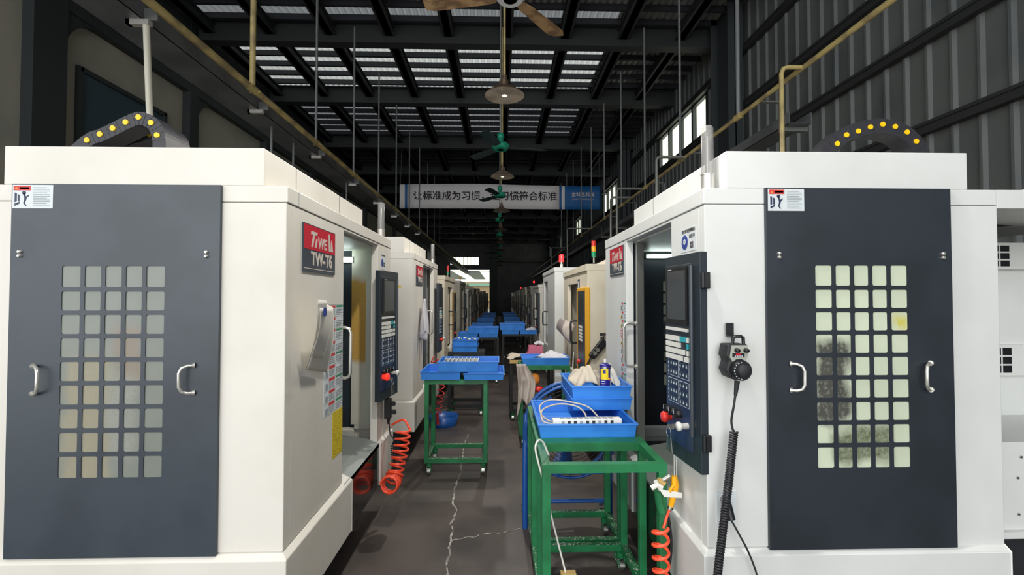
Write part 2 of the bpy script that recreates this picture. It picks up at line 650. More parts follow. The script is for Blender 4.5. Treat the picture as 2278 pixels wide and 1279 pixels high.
# left wall: plastered bays between dark columns under a dark eave girder
mb = MB()
mb.box(XW0 - 0.15, XW0, 0.6, YE, 0, ZC, WALLL)
struct(mb, 'wall_left')
mb = MB()
mb.box(XW0, XW0 + 0.12, 5.16, YE, 4.95, ZC, COLM)
struct(mb, 'eave_girder_left')
for y0, y1 in [(5.16, 5.56), (7.73, 7.95)] + [(10.2 + 2.5 * i, 10.45 + 2.5 * i) for i in range(11)]:
    mb = MB()
    mb.box(XW0, XW0 + 0.13, y0, y1, 0, ZC - 0.2, COLM)
    if y0 < 8:
        # rounded haunch where the column meets the girder
        poly = [(y1, 4.95), (y1, 4.35)] + [(y1 + 0.5 - 0.5 * math.cos(t), 4.45 + 0.5 * math.sin(t)) for t in [math.pi / 2 * k / 6 for k in range(1, 7)]]
        mb.prism(poly, 'x', XW0, XW0 + 0.1, COLM)
    struct(mb, 'column_left')
mb = MB()
mb.box(XW0 + 0.003, XW0 + 0.03, 5.86, 7.25, 1.9, 4.34, GLASSD)
mb.box(XW0 + 0.003, XW0 + 0.06, 5.82, 7.29, 4.34, 4.4, COLM)
mb.box(XW0 + 0.003, XW0 + 0.06, 5.8, 5.86, 1.9, 4.4, COLM)
mb.box(XW0 + 0.003, XW0 + 0.06, 7.25, 7.31, 1.9, 4.4, COLM)
struct(mb, 'window_6')

# end wall with a high window and an open bay to the covered yard
mb = MB()
OX0, OX1, OZ = -4.1, -0.75, 3.8
WX0, WX1, WZ0, WZ1 = -4.0, -1.75, 4.2, 4.85
mb.box(XW0, OX0, YE, YE + 0.15, 0, ZC, WALLR)
mb.box(OX1, XW1, YE, YE + 0.15, 0, ZC, WALLR)
mb.box(OX0, OX1, YE, YE + 0.15, OZ, WZ0, WALLR)
mb.box(OX0, OX1, YE, YE + 0.15, WZ1, ZC, WALLR)
mb.box(WX1, OX1, YE, YE + 0.15, WZ0, WZ1, WALLR)
x = OX1
while x < XW1:
    mb.box(x - 0.02, x + 0.02, YE - 0.03, YE, 0, ZC, WALLR)
    x += 0.3
struct(mb, 'wall_back')
mb = MB()
for k in range(8):
    x = WX0 + (WX1 - WX0) * k / 7
    mb.box(x - 0.015, x + 0.015, YE + 0.02, YE + 0.1, WZ0, WZ1, GIRT)
mb.box(WX0, WX1, YE + 0.05, YE + 0.06, WZ0, WZ1, FROST)
struct(mb, 'window_7')
mb = MB()
mb.box(-0.85, -0.25, YE - 0.5, YE, 0, ZC, COLM)
struct(mb, 'column_back')
mb = MB()
mb.tube([(-0.6, YE - 0.6, 4.5), (3.7, YE - 0.6, 4.5)], 0.07, PIPEG, 10)
mb.box(0.1, 0.2, YE - 0.6, YE - 0.05, 4.45, 4.55, COLM)
mb.box(3.4, 3.5, YE - 0.6, YE - 0.05, 4.45, 4.55, COLM)
tag(mb.build('wall_pipe', off=(0, YE - 0.6, 4.5)), 'grey pipe running level across the dark far end wall', 'pipe')
# covered yard beyond
mb = MB()
mb.box(-9, 3, YE + 0.3, 62, -0.1, 0, YARD)
mb.box(-9, 3, 60, 60.3, 0, 3.6, CANW)
mb.box(-9, 3, 59.7, 60, 3.0, 3.35, MINT)
mb.box(-9, 3, 59.8, 60, 1.15, 1.4, WOOD)
struct(mb, 'wall_yard')
mb = MB()
for x0, x1, mt in [(-9, -4.1, CANG), (-4.1, -3.1, CANP), (-3.1, -1.75, CANG), (-1.75, -0.9, CANP), (-0.9, 3, CANG)]:
    mb.box(x0, x1, YE + 1.0, 57, 3.75, 3.8, mt)
struct(mb, 'ceiling_yard')

# roof: corrugated deck, close purlins, joists along the hall, cross beams
mb = MB()
prof = []
x = XW0
while x < XW1 - 0.01:
    prof += [(x, ZC), (x + 0.06, ZC), (x + 0.075, ZC + 0.035), (x + 0.105, ZC + 0.035)]
    x += 0.12
prof.append((XW1 + 0.05, ZC))
nL = 4 * int(round((-5.05 - XW0) / 0.12))
nR = 4 * int(round((2.0 - XW0) / 0.12))
for (y0, y1, mt) in [(YB, 7.55, None), (7.55, 7.95, SKYL2), (7.95, 10.4, SKYL), (10.4, 13.5, SKYL2), (13.5, YE, None)]:  # sheet tones step down by bay, painting in the light's fall-off
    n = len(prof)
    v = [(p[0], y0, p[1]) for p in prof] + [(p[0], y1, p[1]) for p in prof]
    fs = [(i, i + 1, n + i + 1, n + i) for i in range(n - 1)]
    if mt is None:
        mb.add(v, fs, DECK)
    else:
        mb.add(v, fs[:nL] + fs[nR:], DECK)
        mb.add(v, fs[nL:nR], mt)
y = 5.0
while y < YE:
    mb.box(XW0, XW1, y, y + 0.05, ZC - 0.1, ZC - 0.002, PURLIN)
    y += 0.39
struct(mb, 'ceiling')
for k in range(-5, 4):
    x = 0.12 + 1.02 * k
    mb = MB()
    mb.box(x - 0.10, x + 0.10, 5, YE, ZC - 0.26, ZC - 0.245, BEAM)
    mb.box(x - 0.10, x + 0.10, 5, YE, ZC - 0.115, ZC - 0.1, BEAM)
    mb.box(x - 0.06, x + 0.06, 5, YE, ZC - 0.26, ZC - 0.1, BEAM)
    struct(mb, 'roof_joist')
for y in (5.1, 7.95, 10.4, 13.5, 16.4, 19.4, 22.4, 25.4, 28.4, 31.4, 34.4, 37.2):
    mb = MB()
    mb.box(XW0, XW1, y - 0.1, y + 0.1, ZC - 0.41, ZC - 0.39, BEAM)
    mb.box(XW0, XW1, y - 0.03, y + 0.03, ZC - 0.39, ZC - 0.04, BEAM)
    mb.box(XW0, XW1, y - 0.1, y + 0.1, ZC - 0.06, ZC - 0.04, BEAM)
    struct(mb, 'roof_beam')


# ------------------------------------------------------------------ machining centres (detailed kind)
W_, D_ = 1.63, 1.145
ZB, ZP, ZH, ZT, ZX = 0.28, 0.545, 1.855, 1.917, 2.06


def handle_bar(p0, p1, out, r, mt, name, parent, off=None):
    p0, p1, out = Vector(p0), Vector(p1), Vector(out)
    d = (p1 - p0).normalized()
    k = min(out.length * 0.6, 0.025)
    o1 = out.normalized()
    pts = [p0, p0 + out - o1 * k, p0 + out - o1 * k * 0.3 + d * k * 0.3, p0 + out + d * k,
           p1 + out - d * k, p1 + out - o1 * k * 0.3 - d * k * 0.3, p1 + out - o1 * k, p1]
    h = MB()
    h.tube(pts, r, mt, 10)
    for p in (p0, p1):
        h.cyl(p, p + o1 * 0.008, r * 1.7, mt)
    return h.build(name, parent, off)


def side_door(root, xs, sgn, dmat, pane, y0=0.235, y1=0.985, handles=True, win=(0.425, 0.795), zw=(0.847, 1.616)):
    """door plate on the side at local x=xs (outer face), sgn = outward direction along x"""
    xo, xi = xs + sgn * 0.014, xs - sgn * 0.022
    z0, z1 = 0.56, 1.9165
    nc, nr = 5, 9
    pw, ph = (win[1] - win[0]) / nc, (zw[1] - zw[0]) / nr
    bw = 0.0155
    cs = [(win[0] + pw * i + bw / 2 * (i > 0) - (0 if i else 0), win[0] + pw * (i + 1) - bw / 2 * (i < nc - 1)) for i in range(nc)]
    rs = [(zw[0] + ph * i + bw / 2 * (i > 0), zw[0] + ph * (i + 1) - bw / 2 * (i < nr - 1)) for i in range(nr)]
    d = MB()
    d.box(xi, xo, y0, win[0], z0, z1, dmat)
    d.box(xi, xo, win[1], y1, z0, z1, dmat)
    d.box(xi, xo, win[0], win[1], z0, zw[0], dmat)
    d.box(xi, xo, win[0], win[1], zw[1], z1, dmat)
    for i in range(nc - 1):
        d.box(xi, xo, cs[i][1], cs[i + 1][0], zw[0], zw[1], dmat)
    for j in range(nr - 1):
        for i in range(nc):
            d.box(xi, xo, cs[i][0], cs[i][1], rs[j][1], rs[j + 1][0], dmat)
    q = 0.006
    for (a, b) in cs:
        for (c, e) in rs:
            for (u, v, du, dv) in ((a, c, q, q), (b, c, -q, q), (a, e, q, -q), (b, e, -q, -q)):
                d.prism([(u, v), (u + du, v), (u + du * .3, v + dv * .3), (u, v + dv)], 'x', xi, xo, dmat)
    door = d.build('side_door', root)
    p = MB()
    p.box(xo - sgn * 0.010, xo - sgn * 0.003, win[0] - 0.0, win[1], zw[0], zw[1], pane)
    p.build('window_pane', door)
    if handles:
        for yy, o in ((y0 + 0.083, 0.045), (y1 - 0.09, 0.045)):
            s_ = 1 if yy < 0.6 else -1
            handle_bar((xo, yy, 1.152), (xo, yy, 1.252), (sgn * 0.026, s_ * 0.040, 0), 0.0058, CHROME, 'handle', door)
        for yy in (y0 + 0.047, y1 - 0.035):
            k = MB()
            for zz in (1.652, 1.667):
                k.lathe([(0.0065, 0), (0.0065, sgn * 0.006), (0.004, sgn * 0.009)], (xo, yy, zz), CHROME, 10, 'x')
            k.build('screw_pair', door)
    return door


def safety_sticker(root, xs, sgn, ya, yb, z0, z1):
    """ya is the viewer's left edge, yb the right edge (local y)"""
    x1, x2, x3 = xs + sgn * 0.0142, xs + sgn * 0.0155, xs + sgn * 0.0162
    s_ = 1 if yb > ya else -1

    def Y(u):
        return ya + (yb - ya) * u

    def Z(v):
        return z1 + (z0 - z1) * v
    k = MB()
    k.box(x1, x2, ya, yb, z0, z1, STW)

    def bx(u0, u1, v0, v1, mt):
        k.box(x2, x3, Y(u0), Y(u1), Z(v0), Z(v1), mt)
    bx(0.03, 0.45, 0.04, 0.24, STR)
    for poly in ([(0.06, 0.2), (0.10, 0.09), (0.14, 0.2)],):
        k.prism([(Y(u), Z(v)) for u, v in poly], 'x', x3, x3 + sgn * 0.0004, STO)
    bx(0.18, 0.42, 0.10, 0.18, STO)
    k.prism([(Y(u), Z(v)) for u, v in [(0.06, 0.33), (0.11, 0.36), (0.11, 0.7), (0.06, 0.74)]], 'x', x2, x3, STN)
    k.prism([(Y(u), Z(v)) for u, v in [(0.14, 0.4), (0.18, 0.43), (0.18, 0.72), (0.14, 0.7)]], 'x', x2, x3, STN)
    k.prism([(Y(u), Z(v)) for u, v in [(0.06, 0.8), (0.18, 0.72), (0.18, 0.8), (0.06, 0.9)]], 'x', x2, x3, STN)
    for poly in ([(0.26, 0.36), (0.3, 0.36), (0.34, 0.5), (0.40, 0.42), (0.41, 0.47), (0.36, 0.56), (0.33, 0.7), (0.29, 0.72), (0.3, 0.56), (0.28, 0.46)],
                 [(0.29, 0.7), (0.33, 0.68), (0.31, 0.76), (0.36, 0.9), (0.33, 0.9), (0.27, 0.78)]):
        k.prism([(Y(u), Z(v)) for u, v in poly], 'x', x2, x3, STN)
    k.lathe([(0.007, x2), (0.007, x3)], (0, Y(0.29), Z(0.34)), STN, 10, 'x')
    for i in range(11):
        v = 0.1 + 0.075 * i
        bx(0.52, 0.93 if i % 3 else 0.85, v, v + 0.025, STL)
    return k.build('safety_sticker', root)


def warning_labels(root, x0, x1, z0, z1, n=9):
    """column of two-part caution stickers on the front at local y=0"""
    k = MB()
    k.box(x0, x1, -0.0012, 0.0, z0, z1, STW)
    h = (z1 - z0) / n
    xm = x0 + (x1 - x0) * 0.34
    xq = x0 + (x1 - x0) * 0.62
    for i in range(n):
        zt = z1 - h * i
        k.box(xm - 0.02, xq - 0.015, -0.002, -0.0012, zt - h * 0.28, zt - h * 0.06, STR)
        if i % 2 == 0:
            k.box(xq, x1 - 0.006, -0.002, -0.0012, zt - h * 0.22, zt - h * 0.06, STG)
        ctr = x0 + (x1 - x0) * 0.14
        if i in (1, 2, 4):
            k.prism([(ctr - 0.024, zt - h * 0.9), (ctr + 0.024, zt - h * 0.9), (ctr, zt - h * 0.42)], 'y', -0.002, -0.0012, WD_Y)
            k.prism([(ctr - 0.008, zt - h * 0.82), (ctr + 0.008, zt - h * 0.82), (ctr, zt - h * 0.58)], 'y', -0.0026, -0.002, INK)
        elif i == 3:
            k.lathe([(0.022, -0.002), (0.022, -0.0012)], (ctr, 0, zt - h * 0.6), STR, 18, 'y')
            k.lathe([(0.015, -0.0026), (0.015, -0.002)], (ctr, 0, zt - h * 0.6), STW, 18, 'y')
            k.box(ctr - 0.016, ctr + 0.016, -0.003, -0.0026, zt - h * 0.63, zt - h * 0.57, STR)
        else:
            k.box(ctr - 0.014, ctr + 0.014, -0.002, -0.0012, zt - h * 0.9, zt - h * 0.4, STL)
        for j in range(4):
            zz = zt - h * (0.4 + 0.14 * j)
            k.box(xm - 0.02, xq - 0.02, -0.002, -0.0012, zz - 0.002, zz + 0.002, STL)
            k.box(xq, x1 - 0.01 - 0.02 * (j % 2), -0.002, -0.0012, zz - 0.002, zz + 0.002, STL)
        k.box(x0, x1, -0.0016, -0.0012, zt - 0.001, zt + 0.001, STL)
    return k.build('warning_label', root)


def nameplate(root, x0, x1, z0, z1):
    k = MB()
    zm = z0 + (z1 - z0) * 0.47
    k.box(x0, x1, -0.006, 0, z0, z1, SIGNB)
    k.box(x0 + 0.004, x1 - 0.004, -0.0068, -0.006, zm, z1 - 0.004, SIGNR)
    k.box(x0 + 0.006, x1 - 0.006, -0.0068, -0.006, z0 + 0.012, z0 + 0.015, SIGNG)
    p = k.build('nameplate', root)
    cx_ = (x0 + x1) / 2 + 0.012
    h = z1 - z0
    # emblem: slanted lettering under long strokes
    e = MB()
    yb, yt = -0.0078, -0.0068
    zl, zu = zm + 0.012, z1 - 0.026
    e.prism([(cx_ - 0.115, zu), (cx_ - 0.05, zu), (cx_ - 0.055, zu - 0.014), (cx_ - 0.078, zu - 0.014), (cx_ - 0.098, zl), (cx_ - 0.115, zl), (cx_ - 0.095, zu - 0.014), (cx_ - 0.118, zu - 0.014)], 'y', yb, yt, SIGNG)
    e.prism([(cx_ - 0.062, zu - 0.028), (cx_ - 0.048, zu - 0.028), (cx_ - 0.062, zl), (cx_ - 0.078, zl)], 'y', yb, yt, SIGNG)
    e.prism([(cx_ + 0.075, zu + 0.012), (cx_ + 0.092, zu + 0.012), (cx_ + 0.105, zl), (cx_ + 0.083, zl)], 'y', yb, yt, SIGNG)
    e.prism([(cx_ + 0.108, zu - 0.03), (cx_ + 0.118, zu - 0.01), (cx_ + 0.135, zl), (cx_ + 0.108, zl)], 'y', yb, yt, SIGNG)
    e.build('emblem', p)
    text('emblem_lettering', 'WE', 0.066, SIGNG, frame((cx_ + 0.005, -0.0068, zl + 0.022), (1, 0, 0), (0, 0, 1)), p, bold=0.002, shear=0.12, sx=0.98)
    text('model_lettering', 'TW-T6', 0.078, SIGNG, frame((cx_ + 0.006, -0.0068, (z0 + zm) / 2 + 0.008), (1, 0, 0), (0, 0, 1)), p, bold=0.0025, sx=1.0)
    return p


def control_panel(root, M, busy=True, glow=False):
    """panel-local: u 0..0.31 across (viewer's left to right), w up 0..0.84, face towards -y"""
    k = MB(M)
    k.box(0, 0.31, 0, 0.032, 0, 0.84, PANELD)
    k.box(0.006, 0.245, -0.004, 0, 0.42, 0.80, PANELD)
    k.box(0.006, 0.245, -0.003, 0, 0.06, 0.425, PANELB)
    k.cyl((0.262, -0.012, 0.13), (0.262, -0.012, 0.79), 0.009, SLATE, n=8)
    p = k.build('control_panel', root, bevel=0.003)
    s_ = MB(M)
    s_.box(0.028, 0.225, -0.012, -0.004, 0.555, 0.79, BLACK)
    s_.box(0.045, 0.21, -0.0125, -0.012, 0.575, 0.775, SCREEN)
    s_.box(0.05, 0.085, -0.0128, -0.0125, 0.779, 0.783, PRINT)
    s_.build('screen', p, bevel=0.002)
    q = MB(M)
    for i in range(10):
        q.box(0.022 + i * 0.0205, 0.038 + i * 0.0205, -0.011, -0.004, 0.528, 0.541, KEYW)
    for r in range(4):
        for c in range(11):
            if r == 1 and c in (7, 8, 9) or r == 0 and c == 99:
                continue
            if r >= 2 and c in (8, 9) and (r + c) % 2:
                continue
            mt = KEYT if (r == 0 and c in (7, 8, 9)) or (r == 1 and c == 10) else KEYW
            q.box(0.02 + c * 0.0195, 0.0365 + c * 0.0195, -0.011, -0.004, 0.486 - r * 0.026, 0.506 - r * 0.026, mt)
    q.build('keyboard', p)
    q = MB(M)
    for (u0, u1, w0, w1, nc, nr) in ((0.03, 0.128, 0.335, 0.408, 4, 2), (0.138, 0.222, 0.335, 0.408, 3, 2), (0.03, 0.128, 0.225, 0.325, 4, 3), (0.138, 0.222, 0.225, 0.325, 3, 3)):
        for a in ((u0, u1, w0, w0 + 0.0018), (u0, u1, w1 - 0.0018, w1), (u0, u0 + 0.0018, w0, w1), (u1 - 0.0018, u1, w0, w1)):
            q.box(a[0], a[1], -0.0042, -0.003, a[2], a[3], PRINT)
        for i in range(nc):
            for j in range(nr):
                uu = u0 + (u1 - u0) * (i + 0.5) / nc
                ww = w0 + (w1 - w0) * (j + 0.5) / nr
                q.box(uu - 0.009, uu + 0.009, -0.008, -0.003, ww - 0.011, ww + 0.011, SIGNB)
                q.prism([(uu - 0.005, ww - 0.004), (uu + 0.006, ww - 0.005), (uu + 0.002, ww + 0.006)], 'y', -0.0088, -0.008, PRINT)
    q.build('button_group', p)
    for i, uu in enumerate((0.045, 0.095, 0.145)):
        q = MB(M)
        q.lathe([(0.016, -0.003), (0.016, -0.012), (0.012, -0.026), (0.0, -0.026)], (uu, 0, 0.19), BLACK, 14, 'y')
        q.box(uu - 0.004, uu + 0.004, -0.034, -0.012, 0.174, 0.206, BLACK)
        q.box(uu - 0.0015, uu + 0.0015, -0.0346, -0.034, 0.19, 0.206, PRINT)
        q.build('selector_knob', p)
    q = MB(M)
    q.lathe([(0.016, -0.003), (0.014, -0.014), (0.022, -0.02), (0.024, -0.034), (0.019, -0.042), (0, -0.044)], (0.046, 0, 0.155), REDGLOW if glow else REDP, 18, 'y')
    q.build('emergency_stop', p)
    q = MB(M)
    q.lathe([(0.013, -0.003), (0.011, -0.03), (0.018, -0.034), (0.018, -0.046), (0, -0.048)], (0.205, 0, 0.155), KEYW, 14, 'y')
    q.build('push_knob', p)
    if busy:
        q = MB(M)
        q.cyl((0.11, -0.003, 0.13), (0.11, -0.02, 0.13), 0.012, STEEL, n=12)
        q.box(0.109, 0.111, -0.045, -0.02, 0.12, 0.14, STEEL)
        pts = [(0.11 + 0.022 * math.cos(t), -0.04, 0.108 + 0.022 * math.sin(t)) for t in [2 * math.pi * i / 16 for i in range(16)]]
        q.tube(pts, 0.0018, STEEL, 6, True)
        for a in (-0.5, 0.1, 0.5):
            x0, z0 = 0.115 + 0.01 * a, 0.09
            q.hexa([(x0 - 0.01 + a * 0.03, -0.042, z0 - 0.06), (x0 + 0.01 + a * 0.03, -0.042, z0 - 0.06), (x0 + 0.01 + a * 0.03, -0.039, z0 - 0.06), (x0 - 0.01 + a * 0.03, -0.039, z0 - 0.06)],
                   [(x0 - 0.012, -0.042, z0), (x0 + 0.012, -0.042, z0), (x0 + 0.012, -0.039, z0), (x0 - 0.012, -0.039, z0)], STEEL)
        q.build('key_ring', p)
    return p


def signal_tube(root, x, y, z0=ZT):
    k = MB()
    k.cyl((x, y, z0), (x, y, z0 + 0.068), 0.025, ALU, n=20)
    k.cyl((x, y, z0 + 0.066), (x, y, z0 + 0.07), 0.027, ALU, n=20)
    b = k.build('lamp_base', root)
    k = MB()
    k.lathe([(0.0235, z0 + 0.07), (0.0235, z0 + 0.252), (0.018, z0 + 0.26), (0, z0 + 0.262)], (x, y, 0), CLEAR, 20)
    k.build('clear_lens', b)
    k = MB()
    k.cyl((x, y, z0 + 0.07), (x, y, z0 + 0.22), 0.008, STEEL, n=10)
    k.build('lamp_core', b)


def drag_chain(root, pts, half=0.036, y=0.0, wd=0.05, dots=None, local=True):
    """closed-link cable carrier sweeping along pts (in the x-z plane of the given frame)"""
    P = smooth_path([(p[0], 0, p[1]) for p in pts], 5)
    k = MB(local if isinstance(local, Matrix) else None)
    n = len(P)
    up, dn = [], []
    for i in range(n):
        d = (P[min(i + 1, n - 1)] - P[max(i - 1, 0)]).normalized()
        nr = Vector((-d.z, 0, d.x))
        up.append(P[i] + nr * half)
        dn.append(P[i] - nr * half)
    for i in range(n - 1):
        g = 0.0015 if i % 2 else 0.0
        b = [(up[i].x, y - wd + g, up[i].z), (up[i + 1].x, y - wd + g, up[i + 1].z), (up[i + 1].x, y + wd - g, up[i + 1].z), (up[i].x, y + wd - g, up[i].z)]
        t = [(dn[i].x, y - wd + g, dn[i].z), (dn[i + 1].x, y - wd + g, dn[i + 1].z), (dn[i + 1].x, y + wd - g, dn[i + 1].z), (dn[i].x, y + wd - g, dn[i].z)]
        k.hexa(t, b, CHAIN)
    c = k.build('drag_chain', root)
    for (dx, dz) in dots or []:
        q = MB(local if isinstance(local, Matrix) else None)
        q.lathe([(0.0125, y - wd - 0.004), (0.0125, y - wd + 0.001)], (dx, 0, dz), YELDOT, 14, 'y')
        q.build('chain_pin', c)
    return c


def machine_body(root, body, a, b, box, dark_l, door_l, door_r, paneL, paneR, dy=(0.236, 0.986), win=(0.433, 0.801), zw=(0.847, 1.616), edge=None):
    edge = a + 0.058 if edge is None else edge
    k = MB()
    for (x0, x1) in ((0, 0.05), (W_ - 0.05, W_)):
        k.box(x0, x1, 0.0, dy[0] + 0.004, ZP + 0.02, ZH, body)
        k.box(x0, x1, dy[1] - 0.005, D_, ZP, ZH, body)
        k.box(x0 + 0.002, x1 - 0.002, dy[0] + 0.004, dy[1] - 0.005, 0.5, 0.56, body)
    k.box(0.05, W_ - 0.05, D_ - 0.04, D_, ZP, ZH, body)
    k.box(0.05, a, 0, 0.045, ZP + 0.02, ZH, body)
    k.box(b, W_ - 0.05, 0, 0.045, ZB + 0.002, ZH, body)
    k.box(a, b, 0.0, 0.045, ZH - 0.012, ZH, body)
    # head strip and roof (open above nothing)
    k.box(0, W_, -0.004, D_, ZH + 0.002, ZT, body)
    k.box(box[0], box[1], 0.085, 1.03, ZT, ZX, body)
    # plinth with a sloped crest, wrapped round both near corners
    pl = [(-0.03, ZP + 0.03), (0.0, ZP + 0.015), (0.022, ZP), (0.022, ZB), (-0.03, ZB)]
    for ptsf in (lambda q: [(-q, D_), (-q, -q), (0.72, -q)], lambda q: [(1.30, -q), (W_ + q, -q), (W_ + q, D_)]):
        v = [(*p, z) for (q, z) in pl for p in ptsf(q)]
        n = len(pl)
        k.add(v, [(3 * i + j, 3 * i + j + 1, 3 * ((i + 1) % n) + j + 1, 3 * ((i + 1) % n) + j) for i in range(n) for j in (0, 1)]
              + [tuple(3 * i for i in range(n)), tuple(3 * i + 2 for i in range(n))], body)
    o = k.build('body', root, bevel=0.003)
    # seams of the cover sheets
    s_ = MB()
    for x in (0.27, 0.80):
        if box[0] < x < box[1]:
            s_.box(x - 0.0012, x + 0.0012, 0.0842, 0.0852, ZT, ZX, CAST)
    s_.box(0.093 if dark_l else 0.093, 0.096, -0.0046, -0.004, ZH + 0.002, ZT, STL)
    s_.build('cover_seam', root)
    k = MB()
    k.box(0.72, 1.30, -0.012, 0.03, ZB, 0.553, BLACKG)
    k.build('front_skirt', root)
    k = MB()
    k.prism([(-0.012, 0.553), (0.06, 0.585), (0.5, 0.66), (0.5, 0.62), (0.0, 0.53), (-0.012, 0.53)], 'x', a + 0.002, b - 0.002, BED)
    k.box(a - 0.4, b + 0.2, 0.5, 1.0, 0.58, 0.72, BED)
    k.box(a - 0.35, b + 0.1, 0.5, 0.9, 0.72, 0.80, BED)
    k.build('machine_bed', root)
    k = MB()
    k.box(0.05, W_ - 0.05, 1.06, 1.09, 0.56, ZH, LINER)
    k.box(0.05, W_ - 0.05, 0.05, 1.06, ZH - 0.02, ZH, LINER)
    k.box(a + 0.25, b - 0.05, 0.55, 1.0, 1.25, ZH - 0.02, SLATE)
    k.cyl(((a + b) / 2 + 0.1, 0.72, 1.05), ((a + b) / 2 + 0.1, 0.72, 1.25), 0.06, STEEL, n=16)
    k.build('inner_liner', root)
    # sliding front door pushed open behind the left sheet
    k = MB()
    k.box(0.06, edge - 0.003, 0.052, 0.085, 0.58, ZH - 0.015, SLATE)
    k.box(edge - 0.03, edge, 0.05, 0.09, 0.58, ZH - 0.015, STEEL)
    dr = k.build('sliding_door', root)
    handle_bar((edge - 0.023, 0.052, 1.085), (edge - 0.023, 0.052, 1.345), (0.0, -0.078, 0), 0.0085, CHROME, 'handle', dr)
    side_door(root, 0.0, -1, door_l, paneL, dy[0], dy[1], True, win, zw)
    side_door(root, W_, 1, door_r, paneR, dy[0], dy[1], True, win, zw)
    k = MB()
    k.box(0.15, W_ - 0.15, 0.15, D_ - 0.1, 0.06, 0.5, CAST)
    k.build('base_casting', root)
    for x in (0.22, W_ - 0.22):
        for y in (0.22, D_ - 0.2):
            k = MB()
            k.cyl((x, y, 0), (x, y, 0.02), 0.06, CAST, n=16)
            k.cyl((x, y, 0.02), (x, y, 0.07), 0.02, STEEL, n=10)
            k.build('leveling_foot', root)
    return o


# --- near left machine
ML = thing('machining_center', (-0.797, 1.729, 0), 'white machining centre with grey-slate gridded side door nearest the camera on the left', 'machine', None, math.pi / 2)
machine_body(ML, WHITE, 0.63, 1.29, (0.0, 1.23), True, SLATE, SLATE, PANE_L, PANE_L)
safety_sticker(ML, 0.0, -1, 0.982, 0.838, 1.826, 1.912)
nameplate(ML, 0.135, 0.49, 1.608, 1.806)
warning_labels(ML, 0.375, 0.622, 0.955, 1.466)
k = MB()
k.box(0.49, 0.625, -0.0015, 0, 0.73, 0.95, YELLAB)
k.build('chart_sticker', ML)
k = MB()
k.box(W_ - 0.052, W_ - 0.05, 0.16, 0.262, 0.6, ZH - 0.02, STAINED)
k.box(W_ - 0.056, W_ - 0.05, 0.045, 0.16, 0.6, ZH - 0.02, LINER)
k.build('inner_sheet', ML)
k = MB()
k.cyl((W_ - 0.09, 0.26, 1.77), (W_ - 0.09, 0.75, 1.77), 0.018, LAMPW, n=12)
k.box(W_ - 0.06, W_ - 0.05, 0.25, 0.76, 1.75, 1.79, STEEL)
k.build('work_lamp', ML)


def panel_matrix(x, y, z, ang):
    """panel face (local -y) on the machine front, swung by ang about z"""
    return Matrix.Translation((x, y, z)) @ Matrix.Rotation(ang, 4, 'Z')


control_panel(ML, panel_matrix(1.215, -0.034, 0.835, -math.atan2(0.042, 0.28)), glow=True)
k = MB()
k.box(1.32, 1.38, -0.045, 0.0, 1.1, 1.4, PANELD)
k.build('panel_bracket', ML)
k = MB()
k.box(1.355, 1.475, -0.0015, 0, 1.69, 1.80, STW)
k.lathe([(0.026, -0.003), (0.026, -0.0015)], (1.39, 0, 1.735), LOGOB, 20, 'y')
k.box(1.365, 1.465, -0.0022, -0.0015, 1.782, 1.79, INK)
pl_ = k.build('number_plate', ML)
text('number_lettering', '02', 0.042, INK, frame((1.444, -0.0015, 1.725), (1, 0, 0), (0, 0, 1)), pl_, bold=0.0015)
signal_tube(ML, 1.555, 0.05)
# cable carrier on the roof, seen edge on from the aisle end: x-z plane of the world
TL = Matrix.Rotation(-math.pi / 2, 4, 'Z')      # world axes expressed in machine axes


def at_y(px, py, Y):
    d = right * (px - CX) / F + upv * (CY - py) / F + fwd
    t = Y / d.y
    return Vector((d.x * t, Y, EYE + d.z * t))


def chain_on(root, inv, Y, path_px, dots_px, rootloc, **kw):
    def loc(p):
        q = at_y(p[0], p[1], Y)
        return (q.x - rootloc[0], q.z)
    M_ = inv @ Matrix.Translation((0, Y - rootloc[1], 0))
    return drag_chain(root, [loc(p) for p in path_px], dots=[loc(p) for p in dots_px], local=M_, **kw)


chain_on(ML, TL, 2.2, [(150, 378), (213, 322), (243, 309), (271, 296), (299, 282), (327, 272), (354, 282), (368, 305), (372, 345), (372, 383)],
         [(215, 320), (243, 307), (271, 294), (299, 281), (327, 270), (354, 282), (367, 309)], (-0.797, 1.729), half=0.03)
chain_on(ML, TL, 2.32, [(200, 372), (298, 321), (324, 313), (350, 306), (385, 300), (398, 330), (398, 370)], [(298, 320), (324, 313), (349, 306)], (-0.797, 1.729), half=0.026)

# --- near right machine
MR = thing('machining_center', (0.777, 3.346, 0), 'white machining centre with black gridded door and pale panes, nearest on the right', 'machine', None, -math.pi / 2)
machine_body(MR, WHITE2, 0.55, 1.29, (0.43, 1.63), False, SLATE_DIM, SLATE_DIM, PANE_R, PANE_R, (0.230, 0.947), (0.416, 0.771), (0.861, 1.622))
safety_sticker(MR, W_, 1, 0.237, 0.376, 1.828, 1.912)
nameplate(MR, 0.155, 0.497, 1.645, 1.832)
warning_labels(MR, 0.42, 0.545, 0.975, 1.471)
control_panel(MR, panel_matrix(1.342, -0.045, 0.835, math.radians(4.8)) @ Matrix.Diagonal((0.94, 1, 1, 1)))
k = MB()
for z in (0.955, 1.565):
    q = MB()
    q.box(1.632, 1.65, -0.02, 0.012, z - 0.031, z + 0.031, BLACK)
    q.cyl((1.645, -0.014, z - 0.028), (1.645, -0.014, z + 0.028), 0.008, BLACK, n=10)
    q.build('panel_hinge', MR, bevel=0.003)
k = MB()
k.box(1.402, 1.556, -0.0015, 0, 1.69, 1.785, STW)
k.lathe([(0.030, -0.003), (0.030, -0.0015)], (1.447, 0, 1.731), LOGOB, 24, 'y')
